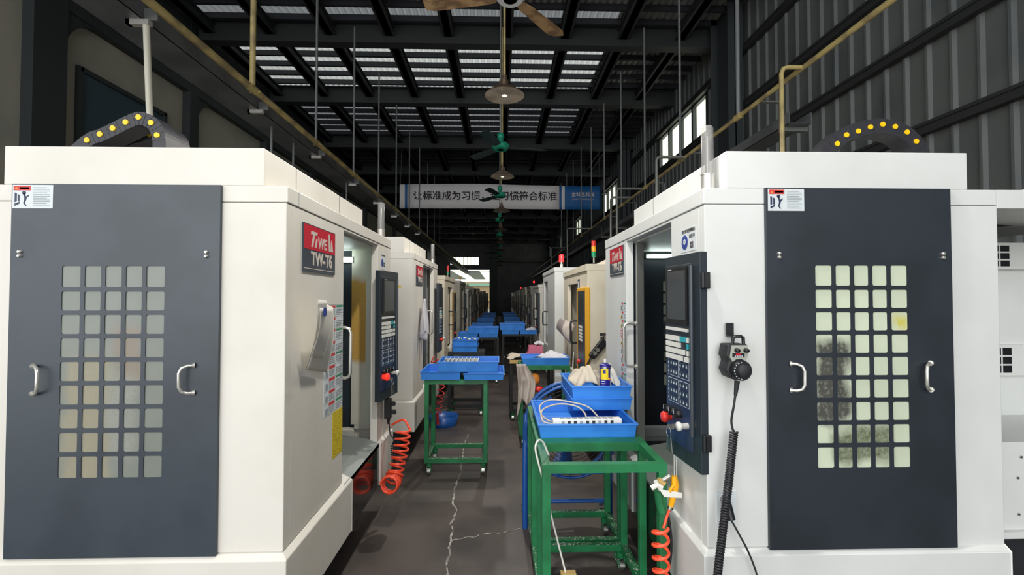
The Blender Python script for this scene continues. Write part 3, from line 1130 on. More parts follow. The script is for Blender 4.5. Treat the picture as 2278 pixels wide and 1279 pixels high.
k.lathe([(0.012, -0.0036), (0.012, -0.003)], (1.447, 0, 1.733), STW, 16, 'y')
k.lathe([(0.004, -0.0042), (0.004, -0.0036)], (1.447, 0, 1.733), INK, 10, 'y')
pl_ = k.build('number_plate', MR)
text('plate_heading', '设备安全管理标识', 0.0165, INK, frame((1.482, -0.0015, 1.775), (1, 0, 0), (0, 0, 1)), pl_, bold=0.0004)
text('plate_caption', '设备号', 0.0185, INK, frame((1.518, -0.0015, 1.750), (1, 0, 0), (0, 0, 1)), pl_, bold=0.0003)
text('number_lettering', '01', 0.034, INK, frame((1.518, -0.0015, 1.713), (1, 0, 0), (0, 0, 1)), pl_, bold=0.0016)
signal_tube(MR, 1.565, 0.043)
k = MB()
k.cyl((0.09, 0.3, 1.80), (0.09, 0.8, 1.80), 0.012, LAMPW, n=12)
k.box(0.05, 0.06, 0.28, 0.82, 1.785, 1.815, STEEL)
k.build('work_lamp', MR)
TR = Matrix.Rotation(math.pi / 2, 4, 'Z')
chain_on(MR, TR, 2.25, [(1812, 372), (1832, 338), (1862, 309), (1904, 293), (1945, 288), (1984, 296), (2014, 318), (2034, 350), (2040, 378)],
         [(1846, 327), (1866, 308), (1892, 300), (1918, 291), (1945, 285), (1972, 290), (1998, 302), (2018, 322)], (0.777, 3.346), half=0.036)
# socket plate low on the side sheet (outer face is local x=W)
k = MB()
k.box(W_, W_ + 0.003, 0.035, 0.11, 0.655, 0.775, STW)
k.cyl((W_ + 0.003, 0.06, 0.745), (W_ + 0.03, 0.06, 0.745), 0.013, STEEL, n=14)
k.cyl((W_ + 0.03, 0.06, 0.745), (W_ + 0.05, 0.066, 0.69), 0.015, BLACK, n=14)
k.build('cable_socket', MR)
# rear part of the right machine: overhanging head, lid, cabinet and louvred covers
k = MB()
k.box(0.1, W_, D_, 2.1, 1.845, ZT, WHITE2)
k.prism([(1.3, ZT), (2.15, ZT), (2.15, 2.05), (1.95, 2.05), (1.3, 1.945)], 'x', 0.5, W_ - 0.35, WHITE2)
k.box(W_ - 0.352, W_ - 0.349, 1.55, 1.75, 1.955, 1.96, CAST)
k.box(0.5, 1.60, D_ + 0.004, 2.1, 0.6, 0.937, WHITE2)
k.box(0.45, 1.62, D_ + 0.004, 2.1, 0.575, 0.6, WHITE2)
k.box(0.4, 1.2, D_ + 0.004, 2.1, 0.937, 1.76, WHITE2)
k.box(0.5, 1.55, D_ + 0.02, 2.0, 0.1, 0.575, CAST)
for (y_, z_) in ((1.25, 0.88), (1.235, 0.80), (1.235, 0.66), (1.30, 0.908)):
    k.lathe([(0.005, 1.60), (0.005, 1.604)], (0, y_, z_), STEEL, 8, 'x')
k.build('rear_housing', MR, bevel=0.004)
for (z0, z1) in ((1.645, 1.752), (1.14, 1.265)):
    k = MB()
    k.box(1.2, 1.225, D_ + 0.02, 1.9, z0 - 0.01, z1 + 0.01, WHITE2)
    for i in range(9):
        for j in range(3):
            yy = 1.19 + i * 0.052
            zz = z0 + (z1 - z0) * j / 3
            k.box(1.225, 1.227, yy + 0.004, yy + 0.046, zz + 0.004, zz + (z1 - z0) / 3 - 0.004, BLACK)
    k.build('louvre_cover', MR)
k = MB()
k.lathe([(0.07, 1.2), (0.07, 1.26), (0.04, 1.28), (0, 1.28)], (0, 1.40, 1.80 - 0.055), BLACK, 24, 'x')
k.cyl((1.27, 1.36, 1.82), (1.22, 1.7, 1.86), 0.012, BLACK)
k.build('spindle_motor', MR)

# --- second machine of the left row, same make
M2 = thing('machining_center', (-0.797, 4.235, 0), 'white machining centre second in the left row, white cloth on its door handle', 'machine', None, math.pi / 2)
machine_body(M2, WHITE, 0.55, 1.29, (0.0, 1.23), True, SLATE, SLATE, PANE_L, PANE_L, edge=1.10)
nameplate(M2, 0.135, 0.49, 1.62, 1.81)
signal_tube(M2, 1.555, 0.05)
control_panel(M2, panel_matrix(1.336, -0.06, 0.835, 0), busy=False)


# ------------------------------------------------------------------ older machines down the rows
def tower(root, x, y, z, lens, r=0.02, h=0.05, stem=0.08):
    k = MB()
    k.cyl((x, y, z), (x, y, z + 0.02), r * 1.4, BLACK, n=12)
    k.cyl((x, y, z + 0.02), (x, y, z + stem), r * 0.45, STEEL, n=8)
    b = k.build('signal_stem', root)
    for i, mt in enumerate(lens):
        k = MB()
        k.lathe([(r, z + stem + i * h), (r, z + stem + (i + 1) * h - 0.004), (r * 0.8, z + stem + (i + 1) * h)], (x, y, 0), mt, 14)
        k.build('signal_lens', b)


def old_machine(loc, rz, label, body, w_=1.5, d_=1.7, h=1.8, panel=YELLOW, lens=None, group=None, op=(0.42, 1.08), slope=True, zb=0.25, panel_side=1):
    r = thing('machining_center', loc, label, 'machine', group, rz)
    k = MB()
    k.box(0, 0.04, 0.0, d_, zb, h - 0.06, body)
    k.box(w_ - 0.04, w_, 0.0, d_, zb, h - 0.06, body)
    k.box(0.04, w_ - 0.04, d_ - 0.04, d_, zb, h - 0.06, body)
    k.box(0.04, op[0], 0.0, 0.04, zb, h - 0.06, body)
    k.box(op[1], w_ - 0.04, 0.0, 0.04, zb, h - 0.06, body)
    k.box(op[0], op[1], 0.0, 0.04, zb, 0.72, body)
    k.box(op[0], op[1], 0.0, 0.04, h - 0.16, h - 0.06, body)
    k.box(-0.005, w_ + 0.005, -0.012, d_, h - 0.06, h, body)
    if slope:
        k.prism([(0.15, h), (d_, h), (d_, h + 0.16), (0.5, h + 0.16)], 'x', 0.05, w_ - 0.05, body)
    k.build('body', r, bevel=0.004)
    k = MB()
    k.box(0.04, w_ - 0.04, 0.9, 0.95, zb, h - 0.1, SLATE)
    k.box(0.3, w_ - 0.3, 0.35, 0.9, 0.72, 0.85, BED)
    k.box(0.5, w_ - 0.5, 0.4, 0.8, 1.2, h - 0.1, BED)
    k.build('inner_liner', r)
    k = MB()
    k.box(op[0] + 0.3, op[1] + 0.02, 0.05, 0.07, 0.74, h - 0.17, body)
    dr = k.build('sliding_door', r)
    handle_bar((op[1] - 0.10, 0.05, 1.05), (op[1] - 0.10, 0.05, 1.27), (0, -0.12, 0), 0.011, BLACK, 'handle', dr)
    k = MB()
    k.box(0.15, w_ - 0.15, 0.12, d_ - 0.1, 0, zb, CAST)
    k.build('base_casting', r)
    if panel is not None:
        x0 = w_ - 0.345 if panel_side > 0 else 0.04
        k = MB()
        k.box(x0 - 0.08, x0 + 0.36, -0.022, -0.001, 0.80, 1.59, panel)
        k.box(x0 + 0.345 if panel_side > 0 else x0 - 0.08, x0 + 0.365 if panel_side > 0 else x0 - 0.07, -0.022, 0.02, 0.80, 1.59, panel)
        p = k.build('control_panel', r, bevel=0.006)
        k = MB()
        k.box(x0, x0 + 0.345, -0.026, -0.022, 0.83, 1.56, PANELD)
        k.box(x0 + 0.06, x0 + 0.28, -0.029, -0.026, 1.30, 1.52, SCREEN)
        for i in range(5):
            for j in range(6):
                k.box(x0 + 0.065 + j * 0.029, x0 + 0.086 + j * 0.029, -0.031, -0.026, 1.22 - i * 0.03, 1.24 - i * 0.03, KEYW)
        k.lathe([(0.02, -0.026), (0.02, -0.05), (0, -0.052)], (x0 + 0.09, 0, 0.9), REDP, 12, 'y')
        k.build('panel_face', p)
    if lens:
        tower(r, w_ - 0.2 if panel_side > 0 else 0.2, 0.1, h, lens)
    return r


MR2 = old_machine((0.777, 5.52, 0), -math.pi / 2, 'cream machining centre with yellow-framed control panel, second in the right row', CREAM, 1.46, 1.8, 1.80,
                  YELLOW, [GRN_L, AMB_L, RED_L], op=(0.3, 1.05))
k = MB()
k.box(1.46, 1.463, 0.11, 0.155, 1.16, 1.185, INK)
k.box(1.46, 1.463, 0.115, 0.15, 1.11, 1.15, INK)
k.build('side_switch', MR2)
k = MB()
k.box(0.98, 1.08, -0.003, 0, 1.56, 1.68, STN)
k.box(1.0, 1.06, -0.004, -0.003, 1.58, 1.66, STW)
k.build('number_plate', MR2)

ML3 = old_machine((-0.797, 6.63, 0), math.pi / 2, 'cream machining centre with brown-yellow panel, third in the left row', CREAM, 1.5, 1.6, 1.82, mat('ochre_paint', (140, 104, 44), 0.5),
                  [GRN_L, RED_L, RED_L], slope=True)
MR3 = old_machine((0.777, 8.2, 0), -math.pi / 2, 'plain white machining centre with glowing red beacon, third in the right row', WHITE2, 1.72, 1.8, 1.93, None, None, op=(0.1, 0.75), slope=False)
k = MB()
k.cyl((1.55, 0.12, 1.93), (1.55, 0.12, 1.99), 0.022, PLASTICW, n=14)
k.cyl((1.55, 0.12, 1.99), (1.55, 0.12, 2.02), 0.03, STEEL, n=14)
b_ = k.build('beacon_base', MR3)
k = MB()
k.lathe([(0.038, 2.02), (0.036, 2.11), (0.02, 2.135), (0, 2.138)], (1.55, 0.12, 0), REDLAMP, 16)
k.build('beacon_lens', b_)
k = MB()
k.box(0.78, 0.81, -0.002, 0.0, 1.25, 1.62, CAST)
k.build('gauge_slot', MR3)
ORD = ['', 'first', 'second', 'third', 'fourth', 'fifth', 'sixth', 'seventh', 'eighth', 'ninth', 'tenth', 'eleventh', 'twelfth']
lensL = {4: [AMB_L], 5: [AMB_L, RED_L], 6: None}
for i in range(4, 13):
    y = 6.63 + 2.48 * (i - 3)
    if y + 1.5 > 34:
        break
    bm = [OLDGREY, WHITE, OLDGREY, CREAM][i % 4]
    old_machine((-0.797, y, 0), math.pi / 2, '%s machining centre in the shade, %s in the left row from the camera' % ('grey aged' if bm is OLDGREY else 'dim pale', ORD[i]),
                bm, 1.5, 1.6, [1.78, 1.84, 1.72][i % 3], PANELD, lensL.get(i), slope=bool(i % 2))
lensR = {5: [REDLAMP], 6: None, 8: [REDLAMP], 4: None}
for i in range(4, 13):
    y = 8.2 + 2.45 * (i - 3)
    if y > 34:
        break
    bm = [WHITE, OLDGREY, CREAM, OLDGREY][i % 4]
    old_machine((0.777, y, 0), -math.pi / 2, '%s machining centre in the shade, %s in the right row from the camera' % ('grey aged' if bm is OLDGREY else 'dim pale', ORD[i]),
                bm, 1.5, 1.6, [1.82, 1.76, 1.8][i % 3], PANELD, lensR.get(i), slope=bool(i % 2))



# ------------------------------------------------------------------ trays, trolleys and what lies on them
def tray(x, y, z, w_, d_, h, label, group=None, ang=0.0, ribs=True):
    """open stacking tray; x, y = centre, z = underside"""
    t = thing('storage_tray', (x, y, z), label, 'tray', group, ang)
    k = MB()
    tp, th = 0.014, 0.004
    W2, D2 = w_ / 2, d_ / 2
    b = [(-W2 + tp, -D2 + tp), (W2 - tp, -D2 + tp), (W2 - tp, D2 - tp), (-W2 + tp, D2 - tp)]
    o = [(-W2 + .006, -D2 + .006), (W2 - .006, -D2 + .006), (W2 - .006, D2 - .006), (-W2 + .006, D2 - .006)]
    k.prism(b, 'z', 0, 0.005, BLUE)

    def ins(p, q):
        return (p[0] - math.copysign(q, p[0]), p[1] - math.copysign(q, p[1]))
    for i in range(4):
        j = (i + 1) % 4
        B0, B1, T0, T1 = b[i], b[j], o[i], o[j]
        k.hexa([(*B0, 0), (*B1, 0), (*ins(B1, th), 0), (*ins(B0, th), 0)], [(*T0, h), (*T1, h), (*ins(T1, th), h), (*ins(T0, th), h)], BLUE)
    for (x0, x1, y0, y1) in ((-W2, W2, -D2, -D2 + 0.014), (-W2, W2, D2 - 0.014, D2), (-W2, -W2 + 0.014, -D2 + .014, D2 - .014), (W2 - 0.014, W2, -D2 + .014, D2 - .014)):
        k.box(x0, x1, y0, y1, h - 0.008, h, BLUE)
    body = k.build('tray_body', t, bevel=0.0015)
    if ribs:
        k = MB()
        n = 4
        for i in range(1, n):
            xx = -W2 + w_ * i / n
            for sy in (-1, 1):
                y0 = sy * (D2 - 0.009)
                k.hexa([(xx - .003, y0 - sy * .006, .004), (xx + .003, y0 - sy * .006, .004), (xx + .003, y0 - sy * .012, .004), (xx - .003, y0 - sy * .012, .004)],
                       [(xx - .003, y0 + sy * .003, h - .006), (xx + .003, y0 + sy * .003, h - .006), (xx + .003, y0 - sy * .003, h - .006), (xx - .003, y0 - sy * .003, h - .006)], BLUE)
        k.build('tray_rib', t)
    return t


def caster(root, x, y, top, r=0.032, ang=0.5):
    k = MB()
    k.cyl((x, y, r * 2.1), (x, y, top), 0.022, GREEN, n=12)
    k.box(x - 0.018, x - 0.014, y - 0.03, y + 0.02, r * 0.7, r * 2.3, GREENCHIP)
    k.box(x + 0.014, x + 0.018, y - 0.03, y + 0.02, r * 0.7, r * 2.3, GREENCHIP)
    c = k.build('caster', root)
    k = MB()
    k.cyl((x - 0.012, y - 0.008, r), (x + 0.012, y - 0.008, r), r, STEEL, n=18)
    k.build('wheel', c)


def trolley(x0, x1, y0, y1, h, label, group=None, mids=(), plate=None, top=True, mt=GREEN, cast=True, zb=0.10, s_=0.036):
    """square-tube frame trolley; plate = (ya, yb) part of the top covered by sheet"""
    ox, oy = (x0 + x1) / 2, (y0 + y1) / 2
    t = thing('frame_trolley', (ox, oy, 0), label, 'trolley', group)
    X0, X1, Y0, Y1 = x0 - ox, x1 - ox, y0 - oy, y1 - oy
    z0 = zb if cast else 0.0
    for X in (X0, X1 - s_):
        for Y in (Y0, Y1 - s_):
            k = MB()
            k.box(X, X + s_, Y, Y + s_, z0, h - s_ if True else h, mt)
            k.build('leg', t, bevel=0.002)
        for ym in mids:
            k = MB()
            k.box(X + 0.002, X + s_ - 0.002, ym - oy, ym - oy + s_, z0, h - s_, mt)
            k.build('leg', t, bevel=0.002)
    for zz, nm in ((h - s_, 'top_rail'), (zb, 'bottom_rail')):
        k = MB()
        a = GREENCHIP if (nm == 'bottom_rail' and mt is GREEN) else mt
        k.box(X0 + s_, X1 - s_, Y0, Y0 + s_, zz, zz + s_, mt)
        k.box(X0 + s_, X1 - s_, Y1 - s_, Y1, zz, zz + s_, mt)
        k.box(X0, X0 + s_, Y0 + (s_ if nm == 'bottom_rail' else 0), Y1 - (s_ if nm == 'bottom_rail' else 0), zz, zz + s_, mt)
        k.box(X1 - s_, X1, Y0 + (s_ if nm == 'bottom_rail' else 0), Y1 - (s_ if nm == 'bottom_rail' else 0), zz, zz + s_, mt)
        if a is not mt:
            for (u0, u1, v0, v1) in ((X0 + s_, X1 - s_, Y0 + .002, Y0 + s_ - .002), (X0 + s_, X1 - s_, Y1 - s_ + .002, Y1 - .002), (X0 + .002, X0 + s_ - .002, Y0 + s_, Y1 - s_), (X1 - s_ + .002, X1 - .002, Y0 + s_, Y1 - s_)):
                k.box(u0, u1, v0, v1, zz + s_, zz + s_ + 0.001, a)
        if nm == 'top_rail':
            for ym in mids:
                k.box(X0 + s_, X1 - s_, ym - oy, ym - oy + s_, zz, zz + s_, mt)
        k.build(nm, t)
    if plate:
        k = MB()
        k.box(X0 + 0.001, X1 - 0.001, plate[0] - oy, plate[1] - oy, h, h + 0.004, mt)
        k.build('top_sheet', t)
    if cast:
        for X in (X0 + s_ / 2 + 0.02, X1 - s_ / 2 - 0.02):
            for Y in (Y0 + s_ / 2 + 0.012, Y1 - s_ / 2 - 0.012):
                caster(t, X, Y, zb)
    return t


TH = 0.80
TRA = trolley(0.178, 0.706, 1.93, 2.58, TH, 'green steel frame trolley in the right foreground with an open front bay', mids=(2.205,), plate=(2.206, 2.58))
TRB = trolley(0.178, 0.706, 2.60, 2.97, TH, 'green trolley joined behind the foreground one, under the blue tray stack', plate=(2.60, 2.97))
TRL = trolley(-0.638, -0.104, 3.92, 4.34, TH, 'green wheeled trolley on the left of the aisle carrying three blue trays', plate=(3.92, 4.34))
TRR = trolley(0.20, 0.72, 4.68, 5.10, TH, 'dark green trolley with a rag hanging at its corner, before the yellow panel', plate=(4.68, 5.10))
Z0 = TH + 0.004
T1 = tray(0.438, 2.545, Z0, 0.50, 0.55, 0.07, 'wide blue tray holding the white power strip on the green trolley')
T2 = tray(0.575, 2.80, Z0 + 0.062, 0.35, 0.46, 0.07, 'lower blue tray of the stack above the power strip')
T3 = tray(0.572, 2.795, Z0 + 0.062 + 0.068, 0.35, 0.46, 0.07, 'upper blue tray holding the spray can and crumpled rag')
TA = tray(-0.50, 4.125, Z0, 0.35, 0.48, 0.072, 'blue tray with a brown glove inside, left on the left trolley')
TB_ = tray(-0.135, 4.10, Z0, 0.35, 0.46, 0.06, 'blue tray under the partitioned one on the left trolley')
TC = tray(-0.265, 4.05, Z0 + 0.073, 0.52, 0.37, 0.085, 'blue tray with white partitions on top at the left trolley')
TD = tray(0.475, 4.90, Z0, 0.50, 0.36, 0.075, 'blue tray full of clear bags on the dark green trolley at right')

# partition comb in tray TC
k = MB()
for i in range(9):
    x = -0.492 + 0.036 * i
    k.hexa([(x, 3.90, 0.886), (x + 0.004, 3.90, 0.886), (x + 0.004, 4.18, 0.886), (x, 4.18, 0.886)],
           [(x + .012, 3.90, 0.95), (x + 0.016, 3.90, 0.95), (x + 0.016, 4.18, 0.962), (x + .012, 4.18, 0.962)], PAPER)
k.box(-0.495, -0.195, 4.18, 4.184, 0.886, 0.95, PAPER)
tag(k.build('partition_comb', off=(-0.34, 4.05, 0.882)), 'white paper partitions standing in the upper tray of the left trolley', 'divider')
k = MB()
k.ball((-0.07, 3.96, 0.895), (0.03, 0.012, 0.01), PLASTICW)
k.ball((-0.10, 3.965, 0.893), (0.02, 0.012, 0.008), PLASTICW)
tag(k.build('metal_part', off=(-0.07, 3.96, 0.885)), 'tiny white part lying in the partitioned blue tray', 'part')
k = MB()
k.sheet(lambda u, v: (-0.58 + 0.15 * u, 4.02 + 0.1 * v, 0.83 + 0.035 * math.sin(3.1 * u) * (0.6 + 0.4 * math.sin(5 * v)) + 0.01 * math.sin(17 * u + 3 * v)), 14, 10, GLOVE)
k.sheet(lambda u, v: (-0.47 + 0.1 * u, 4.0 + 0.09 * v, 0.83 + 0.022 * math.sin(3.1 * u) * math.sin(3.1 * v)), 10, 8, WOOD)
tag(k.build('work_glove', off=(-0.5, 4.06, 0.81), solid=0.004), 'brown knitted glove crumpled in the left trolley tray', 'glove')

# power strip with its cable
PS = thing('power_strip', (0.44, 2.325, Z0 + 0.008), 'long white power strip lying across the front of the blue tray', 'power strip', rz=math.radians(2))
k = MB()
k.box(-0.175, 0.175, -0.024, 0.024, 0.0, 0.078, PLASTICW)
k.build('strip_body', PS, bevel=0.004)
for i in range(9):
    k = MB()
    x = -0.125 + 0.031 * i
    k.box(x - 0.0075, x + 0.0075, -0.0255, -0.022, 0.048, 0.072, INK if i % 3 else STL)
    k.box(x - 0.012, x + 0.012, -0.018, 0.018, 0.078, 0.0788, STL)
    k.build('socket', PS)
pts = [(-0.175, 0, 0.05), (-0.22, 0.03, 0.06), (-0.205, 0.14, 0.09), (-0.1, 0.22, 0.10), (0.0, 0.2, 0.085), (0.02, 0.1, 0.05), (-0.06, 0.05, 0.035),
       (-0.19, 0.08, 0.05), (-0.215, 0.2, 0.09), (-0.14, 0.28, 0.11), (-0.02, 0.25, 0.10), (0.06, 0.22, 0.08), (0.1, 0.14, 0.04)]
k = MB()
k.tube(smooth_path(pts, 8), 0.0045, GLOVE, 8)
k.build('power_cable', PS)
k = MB()
k.box(0.44, 0.56, 2.42, 2.46, Z0 + 0.01, Z0 + 0.04, PAPER)
k.box(0.46, 0.61, 2.43, 2.50, Z0 + 0.04, Z0 + 0.048, PLASTICW)
tag(k.build('plastic_offcut', off=(0.5, 2.44, Z0 + 0.01)), 'flat pale plastic pieces behind the white power strip', 'offcut')
for i in range(7):
    k = MB()
    x = 0.655 + 0.008 * (i % 4) - 0.02
    y = 2.42 + 0.022 * i
    k.cyl((x, y, Z0 + 0.006), (x, y, Z0 + 0.03), 0.005, STEEL, n=8)
    k.cyl((x, y, Z0 + 0.03), (x, y, Z0 + 0.036), 0.008, STEEL, n=6)
    tag(k.build('hex_bolt', off=(x, y, Z0 + 0.006)), 'small steel bolt standing in the right end of the power strip tray', 'bolt', 'small bolts in the foreground tray')

# spray can
SX, SY, SZ = 0.612, 2.66, Z0 + 0.135
SCN = thing('spray_can', (SX, SY, SZ), 'blue and yellow spray can standing upright in the top tray', 'spray can')
k = MB()
k.lathe([(0.031, 0), (0.0325, 0.004), (0.0325, 0.155), (0.031, 0.16)], (0, 0, 0), WD_B, 28)
cn = k.build('can_body', SCN)
k = MB()
k.lathe([(0.033, 0.155), (0.033, 0.16), (0.024, 0.172), (0.014, 0.175)], (0, 0, 0), STEEL, 28)
k.build('can_shoulder', SCN)
k = MB()
k.lathe([(0.0335, 0.16), (0.0335, 0.168), (0.012, 0.185), (0.012, 0.176)], (0, 0, 0), WD_B, 20)
k.cyl((0, 0, 0.178), (0, 0, 0.205), 0.009, PLASTICW, n=12)
k.build('spray_nozzle', SCN)


def wrap(mb_, a0, a1, z0, z1, r, mt, n=10):
    v, f = [], []
    for i in range(n + 1):
        t = a0 + (a1 - a0) * i / n
        v += [(r * math.cos(t), r * math.sin(t), z0), (r * math.cos(t), r * math.sin(t), z1)]
    for i in range(n):
        f.append((2 * i, 2 * i + 2, 2 * i + 3, 2 * i + 1))
    mb_.add(v, f, mt, True)


A0 = -math.pi / 2
k = MB()
wrap(k, A0 - 1.1, A0 + 0.35, 0.09, 0.15, 0.0328, WD_Y, 12)
wrap(k, A0 + 0.75, A0 + 1.5, 0.0, 0.15, 0.0328, PLASTICW, 8)
wrap(k, A0 - 0.62, A0 - 0.12, 0.125, 0.144, 0.0331, WD_B, 6)
for i in range(6):
    wrap(k, A0 - 0.9, A0 - 0.2 - 0.1 * (i % 2), 0.012 + i * 0.013, 0.017 + i * 0.013, 0.0331, PRINT, 6)
k.build('can_label', cn)
k = MB()
k.ball((0.0328 * math.cos(A0 + 0.5), 0.0328 * math.sin(A0 + 0.5), 0.093), (0.008, 0.003, 0.008), STO)
k.build('can_badge', cn)


# rags and bags in the upper tray
def crumple(cx_, cy_, cz, rx, ry, h, mt, name, label, cat, seed=1, solid=0.002, peak=1.0):
    rr = random.Random(seed)
    ph = [rr.uniform(0, 6.28) for _ in range(6)]

    def fn(u, v):
        a, b = u * 2 - 1, v * 2 - 1
        d = max(0.0, 1 - (a * a + b * b) * 0.55)
        n = 0.5 * math.sin(3.2 * a + ph[0]) * math.sin(2.6 * b + ph[1]) + 0.22 * math.sin(5 * a + 4 * b + ph[2]) + 0.09 * math.sin(10 * a - 8 * b + ph[3])
        z = h * max(0.02, d ** peak + n * 0.5 * d)
        e = 1 + 0.18 * math.sin(7 * math.atan2(b, a) + ph[4])
        return (cx_ + rx * a * e, cy_ + ry * b * e, cz + z)
    q = MB()
    q.sheet(fn, 26, 22, mt)
    return tag(q.build(name, off=(cx_, cy_, cz), solid=solid), label, cat)


ZU = Z0 + 0.137
crumple(0.525, 2.80, ZU, 0.095, 0.12, 0.13, GLOVE, 'rag', 'crumpled beige rag beside the spray can in the upper blue tray', 'rag', 3)
crumple(0.665, 2.84, ZU, 0.06, 0.1, 0.12, PAPER, 'crumpled_paper', 'crumpled pale paper behind the spray can', 'paper', 5)
k = MB()
k.box(0.43, 0.50, 2.64, 2.72, ZU, ZU + 0.012, PAPER)
k.box(0.435, 0.49, 2.69, 2.74, ZU + 0.012, ZU + 0.03, PLASTICW)
tag(k.build('label_card', off=(0.46, 2.68, ZU), bevel=0.002), 'white printed card at the left front of the upper tray', 'card')
crumple(0.56, 4.90, Z0 + 0.008, 0.15, 0.12, 0.10, RAGW, 'plastic_bag', 'clear crumpled bags heaped in the tray before the yellow panel', 'bag', 8, peak=0.6)
k = MB()
k.tube([(0.36, 4.80, Z0 + 0.07), (0.43, 4.78, Z0 + 0.078)], 0.006, BLACK, 8)
tag(k.build('pen', off=(0.4, 4.79, Z0 + 0.07)), 'dark pen on the edge of the bag-filled tray', 'pen')

# wire hook and the long rod with a wooden block on the foreground trolley
hx, hy = 0.17, 1.965
P = [(0.205, 1.96, 0.80 + 0.10), ]
k = MB()
hp = [at_y(1207, 1063, 2.0), at_y(1193, 1010, 2.0), at_y(1192, 990, 2.0), at_y(1199, 979, 2.02), at_y(1209, 985, 2.04), at_y(1221, 1013, 2.06)]
k.tube(smooth_path(hp, 8), 0.0045, PLASTICW, 8)
tag(k.build('wire_hook', off=hp[3]), 'white wire hook bent over the left rail of the foreground trolley', 'hook')
BR = at_y(1265, 1276, 1.99)
rt = thing('scraper', BR, 'thin white rod ending in a wooden block leaning on the foreground trolley', 'tool')
k = MB()
k.tube([BR + Vector((-0.012, 0, 0.0)), at_y(1224, 1138, 2.02)], 0.0042, PLASTICW, 8)
k.build('rod', rt, BR)
k = MB()
k.box(BR.x - 0.034, BR.x + 0.032, BR.y - 0.02, BR.y + 0.02, BR.z - 0.07, BR.z + 0.006, WOOD)
k.build('wooden_block', rt, BR, bevel=0.003)

# rag hanging at the dark green trolley
def hang(fn, nu, nv, mt, name, label, cat, off, solid=0.003, parent=None):
    q = MB()
    q.sheet(fn, nu, nv, mt)
    o = q.build(name, parent, off, solid=solid)
    return tag(o, label, cat) if label else o


def ragfn(u, v):
    x = 0.165 + 0.17 * u * (0.55 + 0.45 * min(1, v * 2.2)) + 0.02 * math.sin(3 * v)
    z = 0.83 - (0.36 + 0.17 * math.cos(u * 4.2) ** 2 * (1 - u)) * v
    y = 4.63 + 0.018 * math.sin(16 * u + 2 * v) * (0.3 + v) - 0.01 * v
    return (x, y, z)


hang(ragfn, 30, 22, RAG, 'rag', 'long dingy rag hanging from the corner of the dark green trolley', 'rag', (0.25, 4.63, 0.82))

# orange and red bits under that trolley
k = MB()
k.ball((0.36, 4.75, 0.66), (0.055, 0.05, 0.06), STO)
tag(k.build('float_ball', off=(0.36, 4.75, 0.62)), 'orange round bottle under the dark green trolley top', 'bottle')
k = MB()
k.ball((0.40, 4.72, 0.56), (0.05, 0.05, 0.035), REDP)
k.cyl((0.30, 4.70, 0.545), (0.36, 4.71, 0.56), 0.008, REDP)
tag(k.build('air_gun', off=(0.4, 4.72, 0.53)), 'red nozzle tool hanging beneath the dark green trolley', 'tool')
k = MB()
k.box(0.56, 0.65, 4.655, 4.662, 0.70, 0.735, STW)
tag(k.build('paper_tag', off=(0.6, 4.66, 0.7)), 'small white tag under the edge of the bag tray', 'tag')
k = MB()
k.cyl((0.73, 4.62, 0.66), (0.735, 4.62, 0.74), 0.028, mat('cyan_plastic', (20, 120, 170), 0.4), n=12)
k.tube([(0.732, 4.62, 0.74), (0.745, 4.63, 0.95)], 0.006, PLASTICW, 6)
tag(k.build('brush', off=(0.73, 4.62, 0.66)), 'blue headed brush with a white stick at the right of the bag tray', 'brush')

# blue floor fan under the tray stack
fan = thing('floor_fan', (0.43, 3.08, 0), 'blue ring guard floor fan on a blue tube stand behind the trolley', 'fan')
k = MB()
FX, FY, FZ, FR_ = 0.47, 3.14, 0.62, 0.30
ring = lambda r, y: [(FX + r * math.cos(2 * math.pi * i / 40), y, FZ + r * math.sin(2 * math.pi * i / 40)) for i in range(40)]
ox = Vector((0.43, 3.08, 0))
k.tube(ring(FR_, FY), 0.013, BLUET, 8, True)
k.tube(ring(FR_, FY - 0.12), 0.010, BLUET, 8, True)
for i in range(16):
    t = 2 * math.pi * i / 16
    k.tube([(FX + FR_ * math.cos(t), FY, FZ + FR_ * math.sin(t)), (FX + FR_ * math.cos(t), FY - 0.12, FZ + FR_ * math.sin(t))], 0.004, BLUET, 6)
k.build('ring_guard', fan, ox)
k = MB()
for r in [0.06 + 0.024 * j for j in range(10)]:
    k.tube(ring(r, FY - 0.125 - 0.02 * math.cos(r / 0.3 * 1.5)), 0.002, CAST, 5, True)
k.build('wire_grille', fan, ox)
k = MB()
k.lathe([(0.055, FY - 0.15), (0.055, FY - 0.146)], (FX, 0, FZ), PINK, 20, 'y')
k.build('grille_badge', fan, ox)
for i in range(3):
    k = MB()
    t0 = 2 * math.pi * i / 3 + 0.3
    v = []
    for j in range(6):
        r = 0.05 + 0.22 * j / 5
        for s_, dy in ((-0.35, -0.03), (0.35, 0.03)):
            v.append((FX + r * math.cos(t0 + s_ * (1 - j * 0.03)), FY - 0.06 + dy, FZ + r * math.sin(t0 + s_ * (1 - j * 0.03))))
    k.add(v, [(2 * j, 2 * j + 2, 2 * j + 3, 2 * j + 1) for j in range(5)], BLUET, True)
    k.build('fan_blade', fan, ox, solid=0.003)
k = MB()
k.cyl((FX, FY - 0.08, FZ), (FX, FY + 0.12, FZ), 0.07, BLUET, n=18)
k.build('motor', fan, ox)
for xx in (0.165, 0.72):
    k = MB()
    k.tube([(xx, 3.02, 0.0), (xx, 3.02, 0.40), (xx + (0.01 if xx < 0.4 else -0.01), 3.08, 0.72)], 0.019, BLUET, 12)
    k.tube([(xx, 3.02, 0.18), (xx, 3.30, 0.02)], 0.012, BLUET, 8)
    k.build('stand_leg', fan, ox)
k = MB()
k.tube([(0.165, 3.02, 0.17), (0.72, 3.02, 0.17)], 0.014, BLUET, 10)
